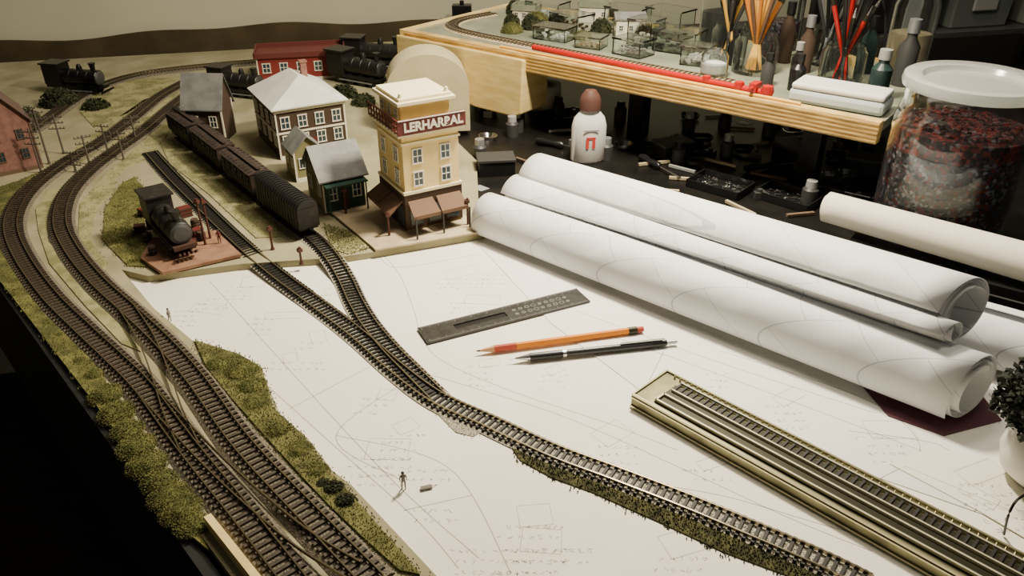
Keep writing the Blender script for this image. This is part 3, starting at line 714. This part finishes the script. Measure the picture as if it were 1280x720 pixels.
for i in range(9):
    x=.012+i*.0085; rr_=.0016+.0004*(i%4)
    for y in(-.005,.004):
        for k in range(12):
            t=k*math.pi/6; mb.box((x+rr_*math.cos(t),y+rr_*math.sin(t),.00205),(.0008,.0008,.0002))
mb.build('ruler_markings',greyp,rl)
def pencil(a,b,kind):
    a=Vector(a);b=Vector(b); d=b-a; L=d.length; q=d.to_track_quat('X','Z'); 
    r=root('pencil' if kind=='wood' else 'mechanical_pencil',(a+b)/2,0,'orange wooden pencil with worn red tip on the plan' if kind=='wood' else 'black mechanical pencil with silver clip on the plan','pencil')
    r.rotation_mode='QUATERNION'; r.rotation_quaternion=q
    def cy(x0,x1,r0,r1,n,m,name,lab=None):
        mb=MB(); mb.cyl((x0-L/2,0,0),(x1-L/2,0,0),r0,r1,n); mb.build(name,m,r,label=lab)
    R=.0038
    if kind=='wood':
        cy(0,.004,.0005,.0011,8,blackp,'lead'); cy(.004,.02,.0011,R,6,woodt,'sharpened_wood'); cy(.02,.045,R*1.02,R*1.02,6,eraser,'grip_band','reddish worn band')
        cy(.045,L-.018,R,R,6,orange,'barrel'); cy(L-.018,L-.008,R*1.08,R*1.08,16,brassd,'ferrule'); cy(L-.008,L,R*.9,R*.8,16,eraser,'eraser')
    else:
        cy(0,.006,.0006,.0006,8,steel,'lead_sleeve'); cy(.006,.022,.001,R,16,steel,'tip_cone'); cy(.022,.058,R*1.15,R*1.15,16,blackp,'grip'); cy(.058,.062,R*1.1,R*1.1,16,steel,'ring'); cy(.062,L-.03,R*1.05,R*1.05,16,M('pencil_black',(.02,.02,.022),.22),'barrel')
        cy(L-.03,L-.012,R*1.1,R*.9,16,blackp,'top_section'); cy(L-.012,L,R*.6,R*.6,12,steel,'push_button')
        mb=MB(); mb.box((L/2-.04,0,.0055),(.05,.002,.0008)); mb.box((L/2-.016,0,.0045),(.003,.002,.003)); mb.build('clip',steel,r)
pencil(P(595,439,.0062),P(804,411,.0062),'wood')
pencil(P(637,449,.0064),P(846,427,.0064),'mech')
# ---------------------------------------------------------------- bridge
o0=P(788,507,.002); ang=math.atan2(-.716,.70); Lb=.52; Wb=.058
br=root('turntable_bridge',(o0.x+.5*Lb*math.cos(ang)-.5*Wb*math.sin(ang),o0.y+.5*Lb*math.sin(ang)+.5*Wb*math.cos(ang),.0022),ang,'long aged-brass model bridge deck with track and bright studs','model bridge')
hb=.013
MB().box((0,0,hb/2),(Lb,Wb,hb)).build('deck_body',brass,br,bevel=.001)
for s in(-1,1):
    mb=MB(); mb.box((0,s*(Wb/2-.001),hb+.001),(Lb,.002,.002)); mb.box((0,s*(Wb/2+.0005),hb-.002),(Lb,.001,.0016)); mb.box((0,s*(Wb/2+.0008),.001),(Lb,.0016,.002)); mb.build('flange',brasspale,br)
MB().box((-Lb/2+.001,0,hb+.001),(.002,Wb-.004,.002)).build('end_flange',brasspale,br)
MB().box((.008,-.004,hb+.0006),(Lb-.028,Wb*.62,.0012)).build('deck_recess',brassd,br)
brr=M('bridge_rail',(.66,.62,.45),.3,.4)
mb=MB()
for y in(-.0205,-.008): mb.box((.008,y,hb+.0025),(Lb-.030,.0018,.0028))
mb.box((-Lb/2+.0235,-.01425,hb+.0025),(.0018,.0143,.0028)); mb.build('loop_strip',brr,br,label='cream loop-shaped strip')
MB().box((.008,.003,hb+.0025),(Lb-.034,.0015,.0028)).build('rail',brr,br)
MB().box((.008,.0185,hb+.0025),(Lb-.034,.0015,.0028)).build('rail',brr,br)
me=MB().box((0,0,.0008),(.0022,.017,.0014)).build('zz',tied).data; D.objects.remove(D.objects['zz'])
for i in range(74):
    child(me,'tie',br,(-Lb/2+.026+i*.0065,.0108,hb+.0010))
mb=MB(); 
for i in range(76):
    x=-Lb/2+.014+i*.0066
    mb.cyl((x,.0235,hb),(x,.0235,hb+.0034),.0012,.0009,6)
mb.build('studs',brightmet,br,kind='stuff')
# ---------------------------------------------------------------- raised wooden module
mo=Vector((-.214,1.626,0)); mang=math.atan2(-.622,.783); Lm=.915; Dm=.36
md=root('wooden_layout_module',(mo.x,mo.y,0),mang,'pine-edged model railway module raised above the workbench','layout module')
MB().box((Lm/2,.009,.134),(Lm,.018,.032)).build('front_beam',wood,md,bevel=.001,label='long varnished pine front beam')
for z in(.122,.128,.134,.140,.146): MB().box((Lm/2,-.0006,z),(Lm-.002,.0016,.0022)).build('beam_ridge',wood,md)
mb=MB(); pr_=[(-.014,.080),(.02,.064),(.19,.034),(.285,.033),(.302,.042),(.306,.142),(-.014,.142)]
n=len(pr_); vs=[(x,-.010,z) for x,z in pr_]+[(x,.07,z if z<.12 else .1195) for x,z in pr_]
mb.add(vs,[tuple(range(n)),tuple(range(2*n-1,n-1,-1))]+[(i,(i+1)%n,(i+1)%n+n,i+n) for i in range(n)]); mb.build('end_block',woodp,md,label='thick pale wooden end block',bevel=.003)
MB().box((-.006,Dm/2,.128),(.012,Dm,.045)).build('end_board',woodp,md)
MB().box((Lm/2,Dm/2+.009,.140),(Lm,Dm-.018,.014)).build('deck',modtop,md)
MB().box((Lm/2,Dm-.005,.135),(Lm,.012,.03)).build('back_beam',wood,md)
for x,y in((.1,.12),(.1,Dm-.05),(Lm-.12,.12),(Lm-.12,Dm-.05),(Lm*.5,.15)): MB().box((x,y,.0665),(.03,.03,.133)).build('support',blackp,md)
MZ=.1475
def mpos(x,y,z=MZ): 
    return Vector((mo.x+x*math.cos(mang)-y*math.sin(mang),mo.y+x*math.sin(mang)+y*math.cos(mang),z))
def mtrack(l,label):
    w=[mpos(x,y) for x,y in l]; fine=crom(w,.01); o0=w[0].copy(); r=root('railway_track',o0,0,label,'railway track'); loc=[p-o0 for p in fine]
    MB().sweep(loc,.036,0,.002,wt=.03).build('roadbed',tan,r)
    for s in(-1,1): MB().sweep(loc,.0014,.003,.005,off=s*.00825).build('rail',railb,r)
    tp_=crom(w,.009)
    for i in range(min(100,len(tp_)-1)):
        t=tp_[i+1]-tp_[i]; child(TIE,'tie',r,tp_[i]-o0+Vector((0,0,.0012)),math.atan2(t.y,t.x))
mtrack([(.03,.24),(.02,.14),(.06,.080),(.16,.062),(.4,.060),(.68,.060)],'curved track along the front of the wooden module')
a=mpos(.30,.028,.1560);b=mpos(.745,.016,.1560)
rd=root('red_rod',(a+b)/2,math.atan2((b-a).y,(b-a).x),'glossy red rod with clamp and end knobs on the pine beam','rod'); L_=(b-a).length
MB().cyl((-L_/2,0,0),(L_/2,0,0),.0052,n=14).build('shaft',redp,rd,smooth=True)
for q_,rr_ in((0,.010),(-.045,.008),(-.10,.007)):
    MB().lathe([(0,-rr_),(rr_*.8,-rr_*.8),(rr_,0),(rr_*.8,rr_*.8),(0,rr_)],16).build('knob',redp,rd,smooth=True).location=(L_/2+q_,0,.003)
mb=MB(); mb.box((0,0,.004),(.012,.020,.018)); mb.cyl((0,-.018,.006),(0,.014,.006),.003,n=10); mb.build('clamp',redp,rd,bevel=.001).location=(L_/2-.02,0,0)
a=mpos(.24,.0075,.1525);b=mpos(.80,.0075,.1525)
rd=root('orange_rod',(a+b)/2,mang,'thin orange-yellow rod lying on the pine beam','rod'); L_=(b-a).length
MB().cyl((-L_/2,0,0),(L_/2,0,0),.0024,n=10).build('shaft',yel,rd,smooth=True)
cp=mpos(.84,.055)
wc=root('white_case',cp,mang+.05,'white rounded plastic case on the wooden module','case')
MB().box((0,0,.010),(.135,.06,.020)).build('case_body',M('case_blue_white',(.50,.57,.60),.35),wc,bevel=.006)
MB().box((0,0,.0245),(.130,.056,.008)).build('case_lid',whitep,wc,bevel=.003)
for x,y,wx_,wy_,h_,rf in [(.10,.22,.05,.04,.02,'flat'),(.36,.21,.055,.05,.035,'gablex'),(.22,.29,.06,.04,.03,'flat')]:
    q=mpos(x,y,MZ); building('small_white_building','small pale unfinished model building on the wooden module',q,mang+.3+x,wx_,wy_,h_,random.choice([trimw,concrete]),rf,roofg if h_>.03 else modtop,.008,front=(3,[h_*.55],.008,.01),left=(2,[h_*.55],.008,.01),ov=.003,trim=False)
def clearbox(x,y,sx,sy,h,rot,fill):
    r=root('clear_box',mpos(x,y,MZ+.0002),mang+rot,'clear plastic container with small parts on the module','container')
    mb=MB(); t=.0018
    mb.box((0,0,t/2),(sx,sy,t))
    mb.box((-sx/2+t/2,0,h/2+t/2),(t,sy,h-t)); mb.box((sx/2-t/2,0,h/2+t/2),(t,sy,h-t)); mb.box((0,-sy/2+t/2,h/2+t/2),(sx-2*t,t,h-t)); mb.box((0,sy/2-t/2,h/2+t/2),(sx-2*t,t,h-t))
    mb.build('box_body',glass,r); MB().box((0,0,h+.002),(sx+.003,sy+.003,.003)).build('box_lid',glass,r)
    mb=MB()
    for i in range(26):
        q=Vector((random.uniform(-.4,.4)*sx,random.uniform(-.4,.4)*sy,random.uniform(.004,h*.5))); d=random.uniform(.004,.009); mb.box(q,(d,d*.6,d*.5),rz=random.uniform(0,3))
    mb.build('small_parts',fill,r,kind='stuff')
for x,y,sx,sy,h,rt,fl in [(.27,.135,.07,.045,.022,.1,whitep),(.45,.125,.06,.045,.026,-.1,greyp),(.36,.125,.05,.04,.018,.2,tan),(.50,.20,.08,.055,.035,.1,greyd),(.25,.22,.075,.05,.03,-.15,brownm),(.43,.20,.05,.05,.045,.0,trimw),(.33,.30,.08,.05,.04,.1,greyd),(.43,.29,.08,.05,.05,-.1,silver),(.14,.29,.08,.05,.03,.1,whitep),(.57,.135,.05,.04,.03,.2,whitep)]:
    clearbox(x,y,sx,sy,h,rt,fl)
for x,y,k,s in [(.17,.13,1,1.2),(.18,.18,2,1.8),(.31,.17,1,1.0),(.15,.235,1,1.4),(.20,.24,2,1.6),(.40,.245,2,1.8),(.06,.28,2,1.8),(.22,.17,2,1.5),(.31,.235,2,1.8),(.13,.18,2,1.5)]:
    o=D.objects.new('bush',BM[k]); COL.objects.link(o); o.location=mpos(x,y,MZ); o.scale=(s,s,s*1.6); o['label']='green foam bush on the wooden module'; o['category']='bush'; o['group']='bushes on the wooden module'
def jarglass(p,r,h,label,lid=False,name='glass_jar',fill=None):
    g=root(name,p,0,label,'jar'); t=.0022
    MB().lathe([(0,.0005),(r*.95,.0005),(r,.004),(r,h*.82),(r*.86,h*.92),(r*.86,h),(r*.86-t,h),(r*.86-t,h*.92),(r-t,h*.81),(r-t,.006),(0,.005)],36).build('glass_body',glass,g,smooth=True)
    if lid: MB().lathe([(0,h+.010),(r*.85,h+.010),(r*.9,h+.008),(r*.9,h-.006),(r*.88,h-.006),(r*.875,h+.001),(0,h+.002)],36).build('lid',silver,g,smooth=True)
    if fill: MB().lathe([(0,.0065),(r*.9,.007),(r*.9,h*.5),(0,h*.55)],24).build('contents',fill,g,smooth=True)
    return g
def sticks(center,r,z0,n,Ls,mats,name,label,spread=.35,tipm=None,cat='paintbrush',group='brushes in the jar'):
    for i in range(n):
        a=2*math.pi*i/n+random.uniform(-.15,.15); L=random.uniform(*Ls); k=1 if i%2 else .55
        base=Vector((math.cos(a+3.14)*r*.35,math.sin(a+3.14)*r*.35,0))
        dirv=Vector((math.cos(a)*spread*k,math.sin(a)*spread*k,1)).normalized()
        g=root(name,center+base+Vector((0,0,z0)),0,label,cat,group); m=mats[i%len(mats)]
        MB().cyl((0,0,0),dirv*L*.8,.0022,.0036,10).build('handle',m,g)
        MB().cyl(dirv*L*.8,dirv*L*.88,.0038,.003,10).build('ferrule',brassd,g)
        MB().cyl(dirv*L*.88,dirv*L,.0034,.001,8).build('bristles',tipm or brownw,g)
c1=mpos(.665,.15); jarglass(c1,.036,.06,'clear glass holding orange brush handles')
sticks(c1,.032,.007,24,(.12,.20),[yel,orange,yel,brownm],'paintbrush','orange-handled paintbrush standing in a glass',.38)
c2=mpos(.80,.17); jarglass(c2,.034,.06,'clear glass holding dark and red tool handles')
sticks(c2,.03,.007,18,(.12,.2),[redp,blackp,blackp,redp,greyd,blackp],'hobby_tool','red or black handled hobby tool standing in a glass',.38,steel,'tool','tools in the glass')
c3=mpos(.735,.28); jarglass(c3,.034,.06,'clear glass holding black tool handles')
sticks(c3,.03,.007,14,(.14,.22),[blackp,greyd,silver],'hobby_tool','black handled hobby tool standing in a glass',.38,steel,'tool','tools in the glass')
c4=mpos(.585,.22); jarglass(c4,.030,.055,'clear glass holding black brush handles')
sticks(c4,.028,.007,12,(.10,.17),[blackp,yel,greyd],'paintbrush','dark-handled paintbrush standing in a glass',.36)
jarglass(mpos(.53,.29),.034,.12,'tall clear glass jar with metal lid on the module',True,fill=greyd)
jarglass(mpos(.64,.31),.036,.11,'clear glass jar with metal lid on the module',True,fill=jarmix)
jarglass(mpos(.86,.30),.034,.13,'clear glass jar with metal lid on the module',True,fill=tan)
jarglass(mpos(.625,.085),.022,.04,'small clear glass dish on the module',False,fill=whitep)
for x,y,r_,h_ in [(.73,.20,.012,.09),(.76,.09,.012,.055),(.715,.085,.010,.05),(.87,.13,.015,.07),(.88,.22,.015,.1),(.62,.17,.010,.06),(.81,.26,.013,.09),(.68,.24,.012,.1),(.74,.14,.010,.06)]:
    g=root('paint_bottle',mpos(x,y),0,'small dark paint bottle with cap on the module','bottle')
    MB().lathe([(0,0),(r_,0),(r_,h_*.6),(r_*.5,h_*.72),(r_*.5,h_*.8),(0,h_*.8)],20).build('bottle_body',random.choice([blackp,greyd,browndk,M('teal',(.02,.04,.04),.3)]),g,smooth=True)
    MB().lathe([(0,h_),(r_*.6,h_),(r_*.62,h_*.8),(0,h_*.8)],16).build('cap',random.choice([greyp,blackp,silver]),g,smooth=True)
ps=crom([mpos(.86,.18,MZ+.003),mpos(.84,.20,MZ+.10),mpos(.80,.22,MZ+.15),mpos(.76,.24,MZ+.10),mpos(.75,.25,MZ+.006)],.006); c=ps[0].copy()
MB().tube([p-c for p in ps],.0018,8).build('cable',blackp,loc=c,label='thin black cable arching over the tool glasses',cat='cable')
# large jar of parts
jc=Vector((.577,.992,0)); R=.082; JH=.215
jg=root('storage_jar',(jc.x,jc.y,.0),0,'large glass storage jar filled with speckled grey-purple and red parts','jar')
t=.003
MB().lathe([(0,.0005),(R*.93,.0005),(R,.010),(R*1.0,JH*.80),(R*.95,JH*.88),(R*.92,JH*.92),(R*.93,JH),(R*.93-t,JH),(R*.92-t,JH*.92),(R-t,JH*.79),(R-t,.011),(0,.007)],56).build('glass_body',glass,jg,smooth=True)
MB().lathe([(0,JH+.001),(R*1.0,JH+.001),(R*1.02,JH+.006),(R*1.0,JH+.014),(R*.96,JH+.016),(R*.75,JH+.014),(R*.70,JH+.008),(0,JH+.008)],56).build('jar_lid',M('frosted_lid',(.88,.90,.86),.2,trans=.7),jg,smooth=True)
MB().lathe([(0,.009),(R*.93,.010),(R*.958,.02),(R*.958,.140),(0,.140)],48).build('mixed_parts',jarmix,jg,smooth=True,kind='stuff')
mb=MB(); mb.lathe([(0,.1405),(R*.955,.1405),(R*.955,.166),(R*.8,.170),(0,.171)],48)
for i in range(320):
    a=random.uniform(0,6.283); rr_=R*.86*math.sqrt(random.uniform(0,1)); dv=Vector((random.uniform(-1,1),random.uniform(-1,1),random.uniform(-.2,.2))).normalized()*.006
    p=Vector((math.cos(a)*rr_*.93,math.sin(a)*rr_*.93,.1705)); mb.cyl(p-dv,p+dv,.0022,n=6)
mb.build('red_parts',jarred,jg,kind='stuff')
# glue bottle
gp=P(735,203,.0005); gb=root('glue_bottle',(gp.x,gp.y+.012,.0005),.15,'white glue bottle with brown cap and red label','bottle')
MB().lathe([(0,0),(.027,0),(.030,.003),(.030,.062),(.026,.076),(.014,.090),(.012,.094),(0,.094)],32,sy=.6).build('bottle_body',whitep,gb,smooth=True)
MB().lathe([(0,.090),(.018,.090),(.018,.106),(.015,.114),(.009,.122),(0,.123)],24,sy=.85).build('cap',capm,gb,smooth=True)
mb=MB(); mb.box((-.006,-.0187,.036),(.005,.0008,.018)); mb.box((.005,-.0187,.036),(.005,.0008,.018)); mb.box((0,-.0187,.045),(.016,.0008,.003)); mb.build('label_mark',labelr,gb)
MB().box((0,-.0187,.058),(.026,.0008,.0025)).build('label_line',greyp,gb)
# ---------------------------------------------------------------- dark clutter under the module
cl=[('box',620,215),('strip',700,165),('bottle',640,170),('driver',800,200),('box',840,195),('tray',900,235),('bottle',800,165),('strip',850,225),('driver',930,215),('coil',870,185),('box',990,200),('bottle',960,170),('bottle',1010,185),('coil',1040,225),('tray',985,250),('driver',1010,235),('strip',960,222),('box',1080,215),('coil',610,175),('strip',830,240),('driver',670,180),('coil',780,185),('strip',900,205),('strip',1060,248),('bottle',1085,185),('paperscrap',600,235),('bottle',600,200),('strip',660,205),('strip',925,262),('driver',870,258),('bottle',775,150),('bottle',860,165),('bottle',905,160),('strip',1000,270),('coil',930,190),('tape',680,135),('paperscrap',775,225),('tray',700,150)]
used=[P(u,v,0) for _,u,v in cl]+[P(735,200,0)]
k_=0
while k_<140:
    u=random.uniform(592,1110); v=random.uniform(140,275); k_+=1
    if v>178+(u-655)*.27: continue
    p=P(u,v,0)
    if min((p-q).length for q in used)<.027: continue
    if (p-jc).length<R+.03: continue
    used.append(p); cl.append((random.choice(['strip','bottle','paperscrap','strip','coil','bottle','block','block']),u,v))
for i,(k,u,v) in enumerate(cl):
    p=P(u,v,.0003); a=random.uniform(-1.2,.6); 
    if k=='box':
        g=root('parts_box',p,a,'dark small parts box with lid on the workbench','box'); MB().box((0,0,.012),(.06,.04,.024)).build('box_body',blackp,g,bevel=.001); MB().box((0,0,.026),(.063,.043,.005)).build('box_lid',greyd,g,bevel=.001)
    elif k=='block':
        mb=MB(); mb.box((0,0,.006),(.018,.014,.012)); mb.cyl((0,0,.012),(0,0,.016),.004,n=12); mb.build('small_motor',random.choice([greyd,blackp,silver]),loc=p,rot=a,bevel=.0006,label='small dark motor part on the workbench',cat='motor')
    elif k=='strip':
        MB().box((0,0,.003),(random.uniform(.03,.06),.005,.004)).build('wood_offcut',random.choice([brownw,tan,brownm,greyp]),loc=p,rot=a,label='small wooden offcut on the dark workbench',cat='wood strip')
    elif k=='paperscrap':
        MB().prism([(-.012,-.008),(.010,-.010),(.014,.007),(-.008,.009)],0,.0006).build('paper_scrap',greyp,loc=p,rot=a,label='small grey paper scrap on the workbench',cat='paper')
    elif k=='tape':
        MB().lathe([(.022,0),(.034,0),(.034,.05),(.022,.05),(.022,0)],36).build('tape_roll',trimw,loc=p,label='pale roll of tape standing under the module',cat='tape',smooth=True)
    elif k=='bottle':
        g=root('paint_bottle',p,0,'small dark paint bottle with cap on the workbench','bottle'); MB().lathe([(0,0),(.012,0),(.012,.024),(.007,.029),(0,.029)],20).build('bottle_body',greyd,g,smooth=True); MB().lathe([(0,.038),(.008,.038),(.0085,.028),(0,.028)],16).build('cap',random.choice([greyp,blackp,silver]),g,smooth=True)
    elif k=='driver':
        g=root('screwdriver',p+Vector((0,0,.007)),a,'small screwdriver with dark handle on the workbench','tool'); MB().lathe([(0,0),(.005,.001),(.007,.01),(.005,.03),(.007,.05),(.004,.055),(0,.055)],14).build('handle',blackp,g,smooth=True).rotation_euler=(0,math.pi/2,0); MB().cyl((.05,0,0),(.11,0,0),.0015,n=8).build('shaft',steel,g)
    elif k=='coil':
        mb=MB(); rk_=random.uniform(.010,.018); ring=[Vector((math.cos(t)*(rk_+.001*t/6),math.sin(t)*(rk_+.001*t/6),.002+.0003*t+.001*math.sin(t*3))) for t in [x*math.pi/12 for x in range(97)]]; mb.tube(ring,.0012,5)
        mb.build('wire_coil',random.choice([steel,blackp,greyd]),loc=p,label='loose coil of thin wire on the workbench',cat='wire')
    else:
        g=root('parts_tray',p,a,'shallow dark tray of small metal parts','tray'); mb=MB(); mb.box((0,0,.001),(.09,.06,.002)); 
        for s in(-1,1): mb.box((s*.044,0,.007),(.002,.06,.012)); mb.box((0,s*.029,.007),(.09,.002,.012))
        mb.build('tray_body',blackp,g); mb=MB()
        for j in range(60): 
            q=Vector((random.uniform(-.038,.038),random.uniform(-.024,.024),.004)); dv=Vector((random.uniform(-1,1),random.uniform(-1,1),.2))*.004; mb.cyl(q-dv,q+dv,.001,n=5)
        mb.build('metal_parts',steel,g,kind='stuff')
# ---------------------------------------------------------------- plant pot
pp=Vector((.462,.525,.0024)); g=root('potted_plant',pp,0,'dark leafy plant in a rounded white pot','plant')
MB().lathe([(0,0),(.02,0),(.033,.012),(.037,.028),(.034,.044),(.028,.052),(.026,.052),(.03,.042),(0,.040)],36).build('pot',whitep,g,smooth=True)
leafk=M('leaf_black_green',(.005,.008,.004),.85,c2=(.014,.020,.009),scale=120)
child(bushmesh(.052,.062,2400,leafk,.0032),'foliage',g,(0,0,.064)); 
MB().tube([(0,0,.04),(.002,0,.055),(-.001,.002,.075)],.004,8).build('stem',brownw,g)
ps=crom([P(1255,668,.003),P(1262,640,.03),P(1275,622,.04),P(1300,615,.03),P(1310,650,.003)],.004); c=ps[0].copy()
MB().tube([p-c for p in ps],.0011,6).build('bent_wire',blackp,loc=c,label='thin bent dark wire beside the white pot',cat='wire')
# ---------------------------------------------------------------- window + rack
wn=D.objects.new('window_1',None); COL.objects.link(wn); wn['kind']='structure'; wn.location=(1.62,ywall(1.62)-.022,.55); wn.rotation_euler[2]=wa
frm=M('window_frame',(.16,.115,.07),.6)
mb=MB(); 
for x in(-.45,-.15,.15,.45): mb.box((x,0,0),(.04,.04,.95))
for z in(-.46,0,.46): mb.box((0,0,z),(.94,.04,.04))
mb.build('window_frame',frm,wn); MB().box((0,.012,0),(.9,.006,.9)).build('window_pane',M('night_glass',(.09,.12,.105),.1),wn)
rk=root('storage_rack',(1.0,1.85,0.0005),wa,'dark metal storage rack with bins against the wall','shelf')
for x in(-.3,.3):
    for y in(-.1,.1): MB().box((x,y,.25),(.02,.02,.5)).build('upright',blackp,rk)
for z in(.12,.28,.44): MB().box((0,0,z),(.58,.22,.01)).build('shelf_board',greyd,rk)
for i,(x,z) in enumerate([(-.2,.125),(-.02,.125),(.17,.125),(-.2,.285),(0,.285),(.18,.285),(-.18,.445),(.03,.445)]):
    p=Vector((1.0+x*math.cos(wa),1.85+x*math.sin(wa),z+.0008))
    mb=MB(); mb.box((0,0,.05),(.14,.16,.1),0,taper=1.05); mb.box((0,-.085,.05),(.06,.006,.03),1); mb.build('storage_bin',[random.choice([greyd,M('bin_grey',(.12,.14,.13),.4),M('bin_pale',(.20,.22,.19),.4)]),greyp],loc=p,rot=wa,bevel=.003,label='plastic storage bin on the metal rack',cat='storage bin',group='bins on the storage rack')
mb=MB(); mb.box((0,0,.02),(.05,.03,.04)); mb.cyl((0,0,.04),(0,0,.05),.006,n=10); mb.build('power_adapter',blackp,loc=(-.13,2.16,.0605),bevel=.002,label='small black power adapter box at the wall',cat='adapter')
MB().box((0,0,.03),(.12,.06,.06)).build('parts_crate',blackp,loc=(-.13,2.16,0),bevel=.002,label='black crate under the adapter',cat='crate')
# ---------------------------------------------------------------- lights / world / camera
w=D.worlds.new('w'); C.scene.world=w; w.use_nodes=True; w.node_tree.nodes['Background'].inputs[0].default_value=(1,.92,.78,1); w.node_tree.nodes['Background'].inputs[1].default_value=.06
def area(loc,tgt,size,pw,col):
    l=D.lights.new('lamp','AREA'); l.size=size; l.energy=pw; l.color=col; o=D.objects.new('lamp_or_fill_light',l); COL.objects.link(o); o.location=loc
    o.rotation_euler=(Vector(tgt)-Vector(loc)).to_track_quat('-Z','Y').to_euler(); return o
area((.20,1.06,.74),(-.01,.90,0),.10,20,(1,.88,.66))
area((.35,.75,1.5),(.15,1.2,.1),.3,6.5,(1,.87,.67))  # added weak warm fill from the camera side, not a lamp of the room
area((.3,1.35,1.5),(-.1,2.35,.25),.5,19,(1,.90,.72))  # added light that brightens the back wall, no real fixture
cam=D.cameras.new('cam'); co=D.objects.new('camera',cam); COL.objects.link(co); cam.sensor_width=36; cam.lens=36*F/1280; cam.clip_start=.02
co.location=(0,0,H); co.rotation_euler=(math.pi/2-TH,0,0); C.scene.camera=co
